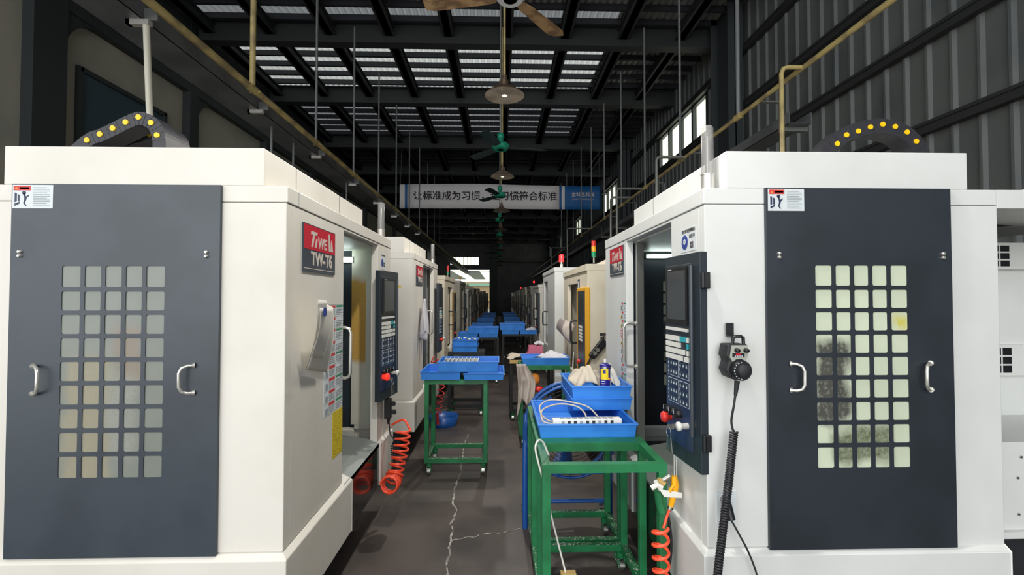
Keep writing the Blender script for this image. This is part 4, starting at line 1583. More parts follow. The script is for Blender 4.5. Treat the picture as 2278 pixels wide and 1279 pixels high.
k.tube([(0.165, 3.02, 0.35), (0.72, 3.02, 0.35)], 0.009, BLUET, 8)
k.tube([(0.165, 3.06, 0.62), (0.19, 3.10, 0.62)], 0.012, BLUET, 8)
k.build('crossbar', fan, ox)

# ------------------------------------------------------------------ things hung on the near machines
# papers in a clip on the left machine
docs = thing('hanging_paper', (-0.79, 2.0, 1.2), 'white papers hanging bent out from the left machine beside its warning labels', 'paper')
def P_left(px, py, off_):
    d = right * (px - CX) / F + upv * (CY - py) / F + fwd
    t = (-0.797 + off_) / d.x
    return Vector((d.x * t, d.y * t, EYE + d.z * t))
def quadsheet(c, mt, name, bow, parent, off):
    """c: top-left, top-right, bottom-right, bottom-left"""
    q = MB()
    def fn(u, v):
        a = c[0].lerp(c[1], u)
        b = c[3].lerp(c[2], u)
        p = a.lerp(b, v)
        return p + Vector((bow * math.sin(math.pi * v), 0, 0))
    q.sheet(fn, 10, 14, mt)
    return q.build(name, parent, off, solid=0.0008)
dl = docs.location
quadsheet([P_left(708, 667, .10), P_left(727, 668, .10), P_left(705, 780, .03), P_left(680, 822, .004)], PAPER, 'cover_sheet', 0.012, docs, dl)
quadsheet([P_left(708, 668, .085), P_left(741, 684, .075), P_left(727, 829, .012), P_left(682, 822, .008)], PAPER, 'paper_sheet', 0.015, docs, dl)
ps2 = quadsheet([P_left(712, 685, .10), P_left(738, 686, .09), P_left(718, 797, .045), P_left(692, 790, .045)], PAPER, 'paper_sheet', 0.012, docs, dl)
k = MB()
q0 = P_left(723, 694, .104)
k.lathe([(0.019, -0.001), (0.019, 0.001)], q0, LOGOB, 18, 'x')
k.build('stamp', docs, dl)

# yellow clamp tool on the left control panel
k = MB()
c0 = P_left(880, 637, .06)
k.hexa([c0 + Vector((-.01, -.05, -.012)), c0 + Vector((.01, -.05, -.012)), c0 + Vector((.02, .10, -.008)), c0 + Vector((-.01, .10, -.008))],
       [c0 + Vector((-.01, -.05, .006)), c0 + Vector((.01, -.05, .006)), c0 + Vector((.02, .07, .012)), c0 + Vector((-.01, .07, .012))], WD_Y)
k.cyl(c0 + Vector((-.06, -.03, -.004)), c0 + Vector((0, -.03, -.002)), 0.006, BLACK, n=8)
tag(k.build('spring_clip', off=c0), 'yellow clip gripping the edge of the left machine control panel', 'clip')

# coral air hose with blow gun, hung at the far end of the left machine
def LP(px, py, Y):
    return at_y(px, py, Y)
ah = thing('air_hose', LP(890, 1000, 3.12), 'coral red coiled air hose hanging from the left machine', 'hose')
al = ah.location
c1_end = LP(880, 1050, 3.06)
c1 = coil([LP(898, 956, 3.12), LP(892, 1000, 3.1), c1_end], 0.047, 6.5, 18)
c2 = coil([c1_end, LP(873, 1072, 3.02), LP(864, 1080, 2.93)], 0.052, 6, 18, 6.5 * 2 * math.pi)
k = MB()
lead = smooth_path([LP(868, 948, 3.2), LP(884, 938, 3.17), LP(900, 935, 3.14), c1[0]], 6)
k.tube(lead[:-1] + c1 + c2[1:], 0.0075, HOSE, 8)
k.build('coiled_tube', ah, al)
k = MB()
k.cyl(LP(858, 956, 3.2), LP(870, 947, 3.18), 0.012, CHROME, n=10)
k.build('brass_fitting', ah, al)
pn = thing('handheld_pendant', LP(866, 905, 3.15), 'black hand pendant with a coiled cord below the left control panel', 'remote')
pl0 = pn.location
k = MB()
a_, b_ = LP(864, 885, 3.15), LP(864, 930, 3.15)
k.box(a_.x - 0.022, a_.x + 0.022, 3.12, 3.16, b_.z, a_.z, BLACK)
k.box(a_.x + 0.02, a_.x + 0.05, 3.125, 3.15, a_.z - 0.05, a_.z - 0.02, BLACK)
k.box(a_.x + 0.02, a_.x + 0.055, 3.125, 3.15, b_.z + 0.03, b_.z + 0.06, BLACK)
k.cyl(b_, b_ - Vector((0, 0, 0.04)), 0.014, BLACK, r1=0.006)
k.cyl(a_, a_ + Vector((-.005, 0, 0.05)), 0.006, BLACK)
k.build('pendant_body', pn, pl0, bevel=0.005)
k = MB()
k.tube(smooth_path([LP(866, 940, 3.15), LP(868, 965, 3.15), LP(876, 978, 3.15), LP(872, 990, 3.15)], 5) + coil([LP(873, 990, 3.15), LP(876, 1045, 3.15)], 0.012, 12, 10), 0.0045, BLACK, 6)
k.build('coiled_cord', pn, pl0)

# handwheel pendant on the side sheet of the right machine
HP = at_y(1640, 800, 1.66)
hw = thing('handwheel_pendant', HP, 'grey handheld pulse pendant with black dial hooked on the right machine side', 'remote')
h0 = Vector(HP)
def hq(px, py, Y=1.66):
    return at_y(px, py, Y)
def poly_px(ps, Y):
    return [((hq(a, b, Y)).x, (hq(a, b, Y)).z) for a, b in ps]
sil = [(1620, 766), (1664, 766), (1666, 792), (1660, 802), (1663, 828), (1654, 842), (1638, 847), (1624, 840), (1616, 824), (1622, 804), (1616, 792)]
k = MB()
k.prism(poly_px(sil, 1.63), 'y', 1.63, 1.695, RUBBER)
k.build('pendant_case', hw, h0, bevel=0.006, seg=3)
k = MB()
k.prism(poly_px([(1627, 768), (1662, 768), (1663, 792), (1657, 803), (1648, 798), (1636, 799), (1629, 805), (1623, 795)], 1.63), 'y', 1.626, 1.63, mat('pendant_grey', (170, 174, 162), 0.4))
k.build('face_plate', hw, h0)
k = MB()
k.tube([hq(1629, 767, 1.65), hq(1631, 750, 1.65), hq(1636, 748, 1.65), hq(1648, 748, 1.65), hq(1653, 751, 1.65), hq(1654, 767, 1.65)], 0.006, BLACK, 8)
k.build('hook_loop', hw, h0)
k = MB()
c_ = hq(1645, 823, 1.63)
k.lathe([(0.036, 1.63), (0.036, 1.612), (0.033, 1.608)], (c_.x, 0, c_.z), BLACK, 28, 'y')
k.lathe([(0.024, 1.612), (0.024, 1.596), (0.020, 1.592), (0, 1.592)], (c_.x + 0.003, 0, c_.z), RUBBER, 24, 'y')
for i in range(9):
    t = math.pi * (0.55 + 0.9 * i / 8)
    k.lathe([(0.0022, 1.6075), (0.0022, 1.6065)], (c_.x + 0.0295 * math.cos(t), 0, c_.z + 0.0295 * math.sin(t)), PRINT, 8, 'y')
k.build('dial', hw, h0)
for px in (1637, 1657):
    k = MB()
    c_ = hq(px, 779, 1.63)
    k.lathe([(0.008, 1.626), (0.007, 1.61), (0, 1.609)], (c_.x, 0, c_.z), BLACK, 14, 'y')
    k.build('selector_knob', hw, h0)
k = MB()
a_, b_ = hq(1631, 786, 1.62), hq(1658, 795, 1.62)
k.box(a_.x, b_.x, 1.6245, 1.626, b_.z, a_.z, BLACK)
k.box(a_.x + 0.012, a_.x + 0.03, 1.6238, 1.6245, b_.z + 0.006, a_.z - 0.001, SIGNR)
for i in range(4):
    k.box(a_.x + 0.008 + i * 0.008, a_.x + 0.013 + i * 0.008, 1.6236, 1.6245, b_.z + 0.002, b_.z + 0.0055, PRINT)
k.build('logo_strip', hw, h0)
k = MB()
k.box(hq(1627, 722).x, hq(1644, 722).x, 1.698, 1.704, hq(0, 752).z, hq(0, 722).z, BLACK)
k.box(hq(1627, 722).x, hq(1644, 722).x, 1.66, 1.70, hq(0, 755).z, hq(0, 751).z, BLACK)
tag(k.build('pendant_hook', off=hq(1635, 740, 1.70)), 'black strap bracket screwed to the right machine above the pendant', 'hook')
k = MB()
k.cyl(hq(1640, 847, 1.66), hq(1636, 880, 1.66), 0.010, RUBBER, r1=0.006, n=12)
k.tube(smooth_path([hq(1636, 878, 1.66), hq(1632, 905, 1.66), hq(1627, 935, 1.67), hq(1630, 955, 1.67), hq(1634, 960, 1.67)], 6), 0.0042, RUBBER, 8)
k.tube(coil([hq(1633, 960, 1.665), hq(1620, 1080, 1.655), hq(1598, 1260, 1.63), hq(1592, 1330, 1.63)], 0.0115, 64, 10), 0.0042, RUBBER, 6)
k.build('coiled_cord', hw, h0)
k = MB()
k.tube(smooth_path([hq(1606, 1135, 1.69), hq(1622, 1150, 1.67), hq(1645, 1190, 1.66), hq(1668, 1235, 1.66), hq(1686, 1290, 1.66), hq(1690, 1360, 1.66)], 6), 0.0035, RUBBER, 8)
tag(k.build('thin_cable', off=hq(1606, 1135, 1.69)), 'thin dark cable trailing from the socket on the right machine side', 'cable')

# amber blow gun and coral hose at the right foreground trolley
bg_ = thing('blow_gun', at_y(1495, 1100, 1.93), 'amber blow gun hanging nose up with a coral coiled hose at right', 'air gun')
g0 = Vector(bg_.location)
k = MB()
k.tube([at_y(1500, 1058, 1.93), at_y(1502, 1078, 1.93), at_y(1497, 1105, 1.93), at_y(1492, 1126, 1.93)], [0.011, 0.017, 0.014, 0.011], GUNY, 10)
k.tube([at_y(1502, 1075, 1.92), at_y(1492, 1088, 1.91), at_y(1488, 1100, 1.92)], 0.006, GUNY, 8)
k.build('gun_body', bg_, g0)
k = MB()
k.tube([at_y(1500, 1060, 1.93), at_y(1500, 1010, 1.95)], 0.0025, STEEL, 6)
k.tube([at_y(1505, 1060, 1.93), at_y(1504, 1005, 1.95)], 0.0025, STEEL, 6)
k.cyl(at_y(1492, 1126, 1.93), at_y(1489, 1133, 1.93), 0.008, STEEL, n=10)
k.build('gun_nozzle', bg_, g0)
k = MB()
k.tube(smooth_path([at_y(1489, 1133, 1.93), at_y(1483, 1150, 1.93), at_y(1476, 1175, 1.92)], 5), 0.0062, HOSE, 8)
ax = [at_y(1469, 1172, 1.90), at_y(1471, 1279, 1.90), at_y(1470, 1400, 1.90)]
k.tube(coil(ax, 0.031, 8, 20, 0.5), 0.0068, HOSE, 8)
k.build('coiled_tube', bg_, g0)
k = MB()
k.tube(smooth_path([at_y(1486, 1150, 1.97), at_y(1492, 1200, 1.97), at_y(1489, 1250, 1.97), at_y(1470, 1340, 1.97)], 6), 0.008, RUBBER, 8)
tag(k.build('rubber_hose', off=at_y(1492, 1200, 1.97)), 'plain black hose hanging beside the coral coil at right', 'hose')
vl = thing('ball_valve', at_y(1470, 1085, 1.93), 'white and brass air valve on a green pipe at the trolley corner', 'valve')
v0 = Vector(vl.location)
k = MB()
k.tube([at_y(1449, 1086, 1.92), at_y(1462, 1078, 1.92), at_y(1472, 1085, 1.92)], 0.011, PLASTICW, 10)
k.tube([at_y(1458, 1070, 1.92), at_y(1470, 1090, 1.92)], 0.009, PLASTICW, 10)
k.hexa([at_y(1466, 1088, 1.91), at_y(1518, 1096, 1.91), at_y(1518, 1108, 1.91), at_y(1478, 1106, 1.91)],
       [at_y(1466, 1088, 1.94), at_y(1518, 1096, 1.94), at_y(1518, 1108, 1.94), at_y(1478, 1106, 1.94)], PLASTICW)
k.build('valve_body', vl, v0, bevel=0.002)
k = MB()
k.cyl(at_y(1474, 1068, 1.93), at_y(1490, 1058, 1.93), 0.011, STEEL, n=12)
k.cyl(at_y(1464, 1066, 1.93), at_y(1478, 1076, 1.93), 0.012, WOOD, n=12)
k.build('brass_fitting', vl, v0)
k = MB()
k.tube([at_y(1463, 1092, 1.93), at_y(1466, 1118, 1.93), at_y(1472, 1140, 1.93)], 0.016, GREEN, 12)
k.build('green_sleeve', vl, v0)

# cloths on handles, bag and small remote further down
def drape(c, w_, h, ph, n=3.0):
    def fn(u, v):
        s_ = 0.35 + 0.65 * min(1, v * 1.6)
        return (c[0] + 0.03 * math.sin(n * 6.28 * u + ph) * (0.3 + v) * s_, c[1] + (u - 0.5) * w_ * s_, c[2] - h * v * (1 - 0.15 * math.cos(6 * u + ph)))
    return fn
hang(drape((-0.755, 4.62, 1.49), 0.30, 0.36, 0.6), 20, 18, RAGW, 'cloth', 'white cloth hanging on the second left machine beside its handle', 'cloth', (-0.755, 4.62, 1.49))
sh = thing('plastic_sheet', at_y(1255, 735, 5.0), 'grey folded plastic sheet hanging by the black handle of the yellow-panel machine', 'sheet')
quadsheet([at_y(1246, 707, 5.2), at_y(1275, 718, 4.75), at_y(1271, 768, 4.75), at_y(1238, 731, 5.4)], SHEETG, 'sheet_fold', -0.015, sh, sh.location)
quadsheet([at_y(1258, 712, 4.9), at_y(1278, 724, 4.65), at_y(1271, 766, 4.65), at_y(1252, 744, 4.9)], RAG, 'sheet_fold', -0.02, sh, sh.location)
rm = at_y(1330, 776, 4.02)
rmt = thing('handheld_remote', rm, 'slim black remote tilted against the cream machine side', 'remote')
dx = (at_y(1347, 756, 4.02) - at_y(1316, 794, 4.02))
dd = dx.normalized()
nn = Vector((-dd.z, 0, dd.x))
k = MB()
e0, e1 = rm - dx * 0.5, rm + dx * 0.5
pts = [e0 - nn * 0.03, e0 + nn * 0.03, e1 + nn * 0.036, e1 - nn * 0.036]
k.hexa([p + Vector((0, -0.02, 0)) for p in pts], [p + Vector((0, 0.015, 0)) for p in pts], BLACK)
k.build('remote_case', rmt, rm, bevel=0.01)
for f_ in (-0.25, -0.05, 0.18):
    k = MB()
    c_ = rm + dx * f_
    k.lathe([(0.018, c_.y - 0.032), (0.02, c_.y - 0.02)], (c_.x, 0, c_.z), STEEL if f_ < 0.1 else BLACK, 14, 'y')
    k.build('dial', rmt, rm)
k = MB()
k.tube([e1 - nn * 0.03, e1 - nn * 0.03 + dd * 0.045, e1 + nn * 0.03 + dd * 0.045, e1 + nn * 0.03], 0.008, BLACK, 8)
k.build('hook_loop', rmt, rm)
k = MB()
k.tube(smooth_path([e0, e0 + Vector((-0.03, 0, -0.06)), e0 + Vector((-0.05, 0, -0.16)), e0 + Vector((-0.05, 0.02, -0.3))], 5), 0.008, RUBBER, 8)
k.build('cord', rmt, rm)

# ------------------------------------------------------------------ trolleys and trays further down the aisle
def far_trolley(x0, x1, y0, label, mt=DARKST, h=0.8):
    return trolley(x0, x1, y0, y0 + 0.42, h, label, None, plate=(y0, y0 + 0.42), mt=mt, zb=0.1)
far_trolley(-0.66, -0.20, 5.85, 'dark trolley behind the left green one, under a short blue tray stack')
tray(-0.445, 6.06, 0.804, 0.33, 0.40, 0.08, 'lower blue tray of the short stack on the second left trolley')
tray(-0.445, 6.06, 0.880, 0.33, 0.40, 0.08, 'upper blue tray of the short stack, filled with small parts')
for i in range(8):
    k = MB()
    x, y = -0.57 + 0.035 * i, 5.95 + 0.04 * ((i * 3) % 5)
    k.ball((x, y, 0.965), (0.02, 0.02, 0.012), PLASTICW if i % 2 else STEEL, 8, 6)
    tag(k.build('metal_part', off=(x, y, 0.955)), 'small bright part in the short blue tray stack', 'part', 'small parts in the short blue stack')
bt = thing('squeeze_bottle', (-0.632, 6.0, 0.804), 'pale squeeze bottle beside the short blue tray stack', 'bottle')
k = MB()
k.lathe([(0.03, 0), (0.032, 0.01), (0.032, 0.07), (0.012, 0.10), (0.012, 0.115)], (0, 0, 0), PLASTICW, 16)
k.build('bottle_body', bt)
k = MB()
k.cyl((0, 0, 0.115), (0, 0, 0.16), 0.006, PLASTICW, r1=0.002, n=8)
k.build('nozzle', bt)
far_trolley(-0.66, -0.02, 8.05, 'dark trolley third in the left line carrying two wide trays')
tray(-0.555, 8.25, 0.804, 0.36, 0.45, 0.08, 'blue tray at left on the third left trolley')
tray(-0.20, 8.25, 0.804, 0.34, 0.45, 0.075, 'blue tray at right on the third left trolley')
tray(-0.29, 8.26, 0.878, 0.55, 0.40, 0.10, 'deep blue tray on top at the third left trolley')
far_trolley(0.04, 0.66, 8.75, 'dark trolley with stacked blue trays right of the aisle before the white machine')
tray(0.20, 8.95, 0.804, 0.34, 0.45, 0.08, 'blue tray bottom left on the stacked right trolley')
tray(0.54, 8.95, 0.804, 0.34, 0.45, 0.08, 'blue tray bottom right with white scraps on the stacked right trolley')
tray(0.24, 8.96, 0.882, 0.5, 0.40, 0.12, 'tall blue tray on top of the stacked right trolley')
crumple(0.58, 8.95, 0.812, 0.12, 0.12, 0.10, RAGW, 'white_scrap', 'white scraps in the far right blue tray', 'scrap', 12)
yy = 10.6
for i in range(4):
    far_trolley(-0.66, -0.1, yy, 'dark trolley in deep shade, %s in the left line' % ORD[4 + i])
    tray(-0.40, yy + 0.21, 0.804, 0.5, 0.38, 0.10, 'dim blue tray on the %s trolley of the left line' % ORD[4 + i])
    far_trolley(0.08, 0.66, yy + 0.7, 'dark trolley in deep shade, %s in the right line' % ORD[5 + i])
    tray(0.36, yy + 0.91, 0.804, 0.5, 0.38, 0.10, 'dim blue tray on the %s trolley of the right line' % ORD[5 + i])
    yy += 2.45
# bench with the pink stool crate and cloth
far_trolley(0.12, 0.66, 5.62, 'low dark bench with a pink crate right of the aisle', h=0.72)
k = MB()
k.box(0.12, 0.40, 5.58, 5.60, 0.70, 0.74, WOOD)
tag(k.build('wood_plank', off=(0.26, 5.59, 0.70)), 'raw wood plank along the front of the low dark bench', 'plank')
st = thing('plastic_stool', (0.45, 5.83, 0.724), 'small pink plastic stool standing on the low dark bench', 'stool')
k = MB()
k.hexa([(-0.1, -0.09, 0.07), (0.1, -0.09, 0.07), (0.1, 0.09, 0.07), (-0.1, 0.09, 0.07)], [(-0.085, -0.075, 0.17), (0.085, -0.075, 0.17), (0.085, 0.075, 0.17), (-0.085, 0.075, 0.17)], PINK)
k.build('seat', st, bevel=0.006)
for sx in (-1, 1):
    for sy in (-1, 1):
        k = MB()
        k.box(sx * 0.095 - 0.012, sx * 0.095 + 0.012, sy * 0.085 - 0.012, sy * 0.085 + 0.012, 0, 0.08, PINK)
        k.build('leg', st)
crumple(0.24, 5.85, 0.724, 0.13, 0.1, 0.07, GLOVE, 'rag', 'pale rag lying on the low dark bench by the pink stool', 'rag', 21)
crumple(0.50, 5.83, 0.895, 0.06, 0.05, 0.05, RAGW, 'white_scrap', 'white scrap on top of the pink stool', 'scrap', 23)
# red hose and blue bin under the left trolley
k = MB()
k.tube(coil([(-0.70, 4.75, 0.88), (-0.62, 4.75, 0.80), (-0.60, 4.75, 0.55), (-0.64, 4.75, 0.32)], 0.035, 9, 12), 0.006, mat('dark_red_hose', (206, 44, 40), 0.4), 6)
k.tube([(-0.64, 4.75, 0.32), (-0.635, 4.75, 0.2)], 0.014, mat('dark_red_hose', (206, 44, 40), 0.4), 8)
tag(k.build('air_hose', off=(-0.62, 4.75, 0.5)), 'red coiled air hose hanging behind the left green trolley', 'hose')
k = MB()
k.lathe([(0.14, 0), (0.17, 0.12), (0.175, 0.12), (0.145, 0.0)], (-0.66, 5.45, 0.0), BLUET, 20)
tag(k.build('basin', off=(-0.66, 5.45, 0)), 'low blue basin on the floor behind the left green trolley', 'basin')
k = MB()
k.box(-0.62, -0.22, 5.95, 6.2, 0.36, 0.38, CAST)
k.box(-0.55, -0.45, 5.98, 6.08, 0.38, 0.45, STEEL)
k.box(-0.40, -0.28, 5.98, 6.05, 0.38, 0.42, STEEL)
tag(k.build('metal_shelf', off=(-0.42, 6.0, 0.36)), 'dim shelf of metal parts below the second left trolley', 'shelf')

# ------------------------------------------------------------------ overhead: lamps, fans, pipes, cable tray, banner
def pendant(x, y, z, i, fill=0):
    t = thing('pendant_lamp', (x, y, z), '%s pendant lamp from the camera, wide enamel shade on a rod' % ORD[i], 'lamp', 'pendant lamps over the aisle')  # the nearest one is an added lamp, unseen above the camera
    k = MB()
    k.lathe([(0.198, 0), (0.19, 0.012), (0.12, 0.06), (0.05, 0.095), (0.05, 0.10)], (0, 0, 0), BRONZE, 32)
    s_ = k.build('lamp_shade', t)
    k = MB()
    k.lathe([(0.196, -0.001), (0.187, 0.009), (0.118, 0.055), (0.04, 0.09)], (0, 0, 0), SHADEIN, 32)
    k.build('shade_lining', s_)
    k = MB()
    k.cyl((0, 0, 0.095), (0, 0, 0.15), 0.042, BRONZE, n=18)
    k.cyl((0, 0, 0.15), (0, 0, 0.20), 0.026, BRONZE, n=14)
    k.build('lamp_socket', t)
    k = MB()
    k.cyl((0, 0, 0.20), (0, 0, ZC - 0.3 - z), 0.012, YPIPE, n=10)
    k.build('stem', t)
    k = MB()
    k.ball((0, 0, 0.05), (0.055, 0.055, 0.06), BULB_FILL if fill else BULB, 16, 10)
    b = k.build('bulb', t)
    if fill:
        d = bpy.data.lights.new('aisle_fill_spot', 'SPOT')  # fill spot added below the bulb to brighten the aisle
        d.energy, d.spot_size, d.spot_blend, d.shadow_soft_size, d.color = fill, math.radians(158), 0.35, 0.06, (1.0, 0.97, 0.9)
        lo = bpy.data.objects.new('aisle_fill_spot', d)
        COL.objects.link(lo)
        lo.parent = t
        lo.location = (0, 0, -0.055)


for i in range(-1, 9):
    pendant(0.045 - 0.004 * i, 4.5 + 3.05 * i, 3.50, i + 2, {-1: 150, 0: 180, 1: 80}.get(i, 0))  # near lamps get added fill; the nearest is added unseen above the camera


def ceil_fan(x, y, z, i, ang, hub, blade):
    t = thing('ceiling_fan', (x, y, z), ('white hubbed ceiling fan with worn tan blades nearest the camera' if i == 1 else 'green ceiling fan on a rod, %s from the camera' % ORD[i]), 'ceiling fan', 'ceiling fans over the aisle')
    k = MB()
    k.lathe([(0, -0.045), (0.08, -0.042), (0.118, -0.015), (0.122, 0.02), (0.09, 0.05), (0.03, 0.06), (0.03, 0.1), (0.05, 0.11), (0.05, 0.17), (0.02, 0.19)], (0, 0, 0), hub, 30)
    for r in (0.05, 0.085):
        k.lathe([(r, -0.046), (r + 0.004, -0.047), (r + 0.008, -0.044)], (0, 0, 0), hub, 30)
    k.build('motor_hub', t)
    k = MB()
    k.cyl((0, 0, 0.18), (0, 0, ZC - 0.3 - z), 0.011, YPIPE if i == 1 else PIPEG, n=10)
    k.build('stem', t)
    for j in range(3):
        a = ang + 2 * math.pi * j / 3
        u = Vector((math.cos(a), math.sin(a), 0))
        n = Vector((-math.sin(a), math.cos(a), 0))
        k = MB()
        v = []
        for r, wd in ((0.11, 0.045), (0.2, 0.06), (0.60, 0.075), (0.66, 0.045)):
            for s_ in (-1, 1):
                v.append(u * r + n * wd * s_ + Vector((0, 0, 0.012 * s_ - 0.012)))
        k.add(v, [(2 * q, 2 * q + 2, 2 * q + 3, 2 * q + 1) for q in range(3)], blade)
        k.build('fan_blade', t, solid=0.004)


ceil_fan(0.075, 3.32, 3.73, 1, math.radians(50), FANW, BLADET)
for i in range(2, 9):
    ceil_fan(0.03 - 0.01 * i, 3.32 + 3.02 * (i - 1), 3.60, i, math.radians([130, 10, 75, 40, 100, 20, 60, 90][i - 1] if i != 3 else 8), FANG, BLADED)

# left air pipe, its hanger rods, cable tray and drops
PXL, PZL = -2.31, 3.45
pp = thing('air_pipe', (PXL, 2.0, PZL), 'long yellow air pipe running above the left machines', 'pipe')
o_ = Vector((PXL, 2.0, PZL))
k = MB()
k.tube([(PXL, YB + 0.3, PZL), (PXL, 36, PZL)], 0.031, YPIPE, 12)
k.build('pipe_run', pp, o_)
for i in range(10):
    y = 4.3 + 1.48 * i
    k = MB()
    k.cyl((PXL, y - 0.07, PZL), (PXL, y + 0.07, PZL), 0.036, YPIPE, n=14)
    k.cyl((PXL - 0.05, y + 0.05, PZL - 0.01), (PXL + 0.05, y + 0.05, PZL - 0.01), 0.014, YPIPE, n=10)
    k.build('pipe_coupling', pp, o_)
    k = MB()
    r_ = 0.026 if i == 0 else 0.016
    k.cyl((PXL, y, PZL + 0.03), (PXL, y, ZC - 0.5), r_, YPIPE if i == 0 else ROD, n=10)
    tag(k.build('hanger_rod', off=(PXL, y, PZL)), 'vertical hanger rod on the left pipe, %s from the camera' % ORD[i + 1], 'rod', 'hanger rods of the left air pipe')
ct = thing('cable_tray', (-2.5, 2.0, 3.3), 'dark grey cable tray running beneath the left yellow pipe', 'cable tray')
k = MB()
o_ = Vector((-2.5, 2.0, 3.3))
k.box(-2.70, -2.40, YB + 0.3, 36, 3.37, 3.375, TRAYG)
k.box(-2.405, -2.40, YB + 0.3, 36, 3.37, 3.50, TRAYG)
k.box(-2.70, -2.695, YB + 0.3, 36, 3.37, 3.50, TRAYG)
k.build('channel', ct, o_)
for i in range(8):
    y = 3.12 + 1.48 * i
    k = MB()
    k.box(-2.51, -2.36, y - 0.02, y + 0.02, 3.335, 3.37, ALU)
    k.box(-2.51, -2.485, y - 0.02, y + 0.02, 3.335, 3.41, ALU)
    k.box(-2.40, PXL, y - 0.006, y + 0.006, 3.37, 3.45, ROD)
    k.build('tray_bracket', ct, o_)
for (px, y0, z1, nm, lb) in ((329, 2.98, 3.22, 'drop_pipe', 'cream drop pipe descending to the chain on the left machine'),):
    k = MB()
    a_ = at_y(333, 262, 3.12)
    k.tube([(a_.x, 3.12, 1.0), (a_.x, 3.12, 2.72), (at_y(325, 55, 3.12).x, 3.12, 3.36)], 0.02, mat('cream_pipe', (206, 202, 186), 0.45), 12)
    tag(k.build(nm, off=(a_.x, 3.12, 1.0)), lb, 'pipe')
for i, (px, y) in enumerate(((607, 5.05), (655, 5.58), (772, 7.5))):
    k = MB()
    x = (px - 1112) * y / 1020
    k.tube([(x, y, 0.0), (x, y, 3.375)], 0.014, ROD, 8)
    tag(k.build('drop_pipe', off=(x, y, 0)), 'thin grey drop pipe behind the left machines, %s from the camera' % ORD[i + 1], 'pipe', 'thin drop pipes on the left')

PXR, PZR = 2.30, 3.245
pp = thing('air_pipe', (PXR, 2.0, PZR), 'long yellow air pipe running above the right machines', 'pipe')
o_ = Vector((PXR, 2.0, PZR))
k = MB()
k.tube([(PXR, YB + 0.3, PZR), (PXR, 36, PZR)], 0.02, YPIPE, 12)
k.build('pipe_run', pp, o_)
for i in range(10):
    y = 4.33 + 1.42 * i
    k = MB()
    k.cyl((PXR, y - 0.05, PZR), (PXR, y + 0.05, PZR), 0.03, YPIPE, n=12)
    k.build('pipe_coupling', pp, o_)
    k = MB()
    k.cyl((PXR, y, PZR + 0.02), (PXR, y, ZC - 0.5), 0.02 if i == 0 else 0.016, ROD, n=10)
    tag(k.build('hanger_rod', off=(PXR, y, PZR)), 'vertical hanger rod on the right pipe, %s from the camera' % ORD[i + 1], 'rod', 'hanger rods of the right air pipe')
for i, (y, xe, z1) in enumerate(((3.38, 2.13, 1.75), (5.6, 1.94, 2.0), (7.25, 1.87, 1.935), (7.9, 1.93, 1.935), (11.5, 1.7, 1.8), (16.0, 1.8, 1.8))):
    k = MB()
    pts = [(PXR, y, PZR), (xe + 0.05, y, PZR), (xe + 0.015, y, PZR - 0.012), (xe, y, PZR - 0.05), (xe, y, z1)]
    k.tube(pts, 0.017 if i == 0 else 0.02, YPIPE if i == 0 else PIPEG, 10)
    tag(k.build('drop_pipe', off=(xe, y, z1)), 'elbowed drop pipe from the right air pipe, %s from the camera' % ORD[i + 1], 'pipe', 'elbowed drop pipes on the right')
ct = thing('cable_tray', (2.62, 2.0, 3.1), 'dark cable tray running beneath the right yellow pipe', 'cable tray')
k = MB()
o_ = Vector((2.62, 2.0, 3.1))
k.box(2.52, 2.72, 3.9, 36, 3.02, 3.025, TRAYG)
k.box(2.52, 2.525, 3.9, 36, 3.02, 3.12, TRAYG)
k.box(2.715, 2.72, 3.9, 36, 3.02, 3.12, TRAYG)
k.build('channel', ct, o_)
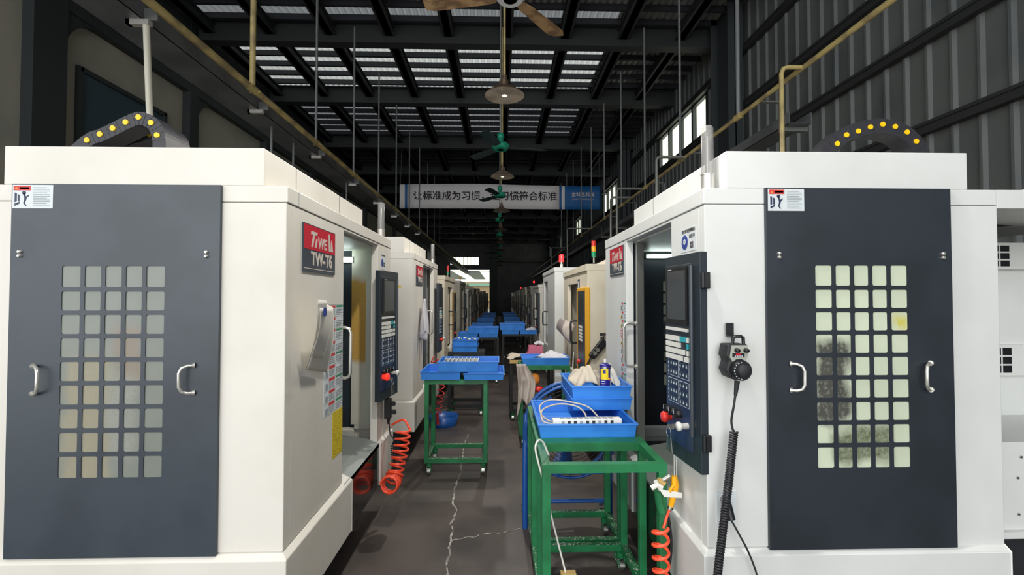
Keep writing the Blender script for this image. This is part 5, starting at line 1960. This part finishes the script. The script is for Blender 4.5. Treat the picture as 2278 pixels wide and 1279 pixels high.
for i in range(6):
    y = 4.0 + 1.45 * i
    k = MB()
    k.box(2.50, 2.74, y - 0.02, y + 0.02, 2.98, 3.02, PIPEG)
    k.box(2.50, 2.512, y - 0.02, y + 0.02, 3.02, 3.25, PIPEG)
    k.box(PXR, 2.512, y - 0.02, y + 0.02, 3.24, 3.25, PIPEG)
    k.build('tray_bracket', ct, o_)

# banner across the hall
BY, BX0, BX1, BZ0, BZ1 = 13.2, -2.88, 2.93, 4.06, 4.75
bn = thing('banner', (0, BY, BZ0), 'long white banner with a blue right end hung across the hall', 'banner')
o_ = Vector((0, BY, BZ0))


def bz(x):
    return 0.02 * math.sin((x - BX0) * 0.9) + 0.012 * (x - BX0) / 5.8
def bpanel(x0, x1, mt, yo=0.0):
    k.sheet(lambda u, v: (x0 + (x1 - x0) * u, BY + yo + 0.012 * math.sin(3 * (x0 + (x1 - x0) * u)), BZ0 + (BZ1 - BZ0) * v + bz(x0 + (x1 - x0) * u) * (0.4 + v)), 16, 4, mt)


k = MB()
bpanel(BX0, -2.73, BANW)
bpanel(-2.73, -2.66, BANB)
bpanel(-2.66, 1.72, BANW)
bpanel(1.72, 1.79, BANB)
bpanel(1.79, 1.88, BANW)
bpanel(1.88, BX1, BANB)
k.build('banner_cloth', bn, o_, solid=0.003)
text('slogan_lettering', '让标准成为习惯，让习惯符合标准', 0.272, BANT, frame((-0.42, BY - 0.02, BZ0 + 0.36), (1, 0, 0.0), (0, 0, 1)), bn, bold=0.004, off=o_, sx=1.02)
text('company_lettering', '金科艺科技', 0.135, BANW, frame((2.41, BY - 0.02, BZ0 + 0.42), (1, 0, 0), (0, 0, 1)), bn, bold=0.001, off=o_)
text('company_caption', 'JINKEYI TECHNOLOGY', 0.06, BANW, frame((2.41, BY - 0.02, BZ0 + 0.29), (1, 0, 0), (0, 0, 1)), bn, off=o_)
for x in (BX0 + 0.02, BX1 - 0.02):
    k = MB()
    k.tube([(x, BY, BZ1), (x, BY + 0.15, ZC - 0.5)], 0.006, ROD, 6)
    k.build('hanging_cord', bn, o_)
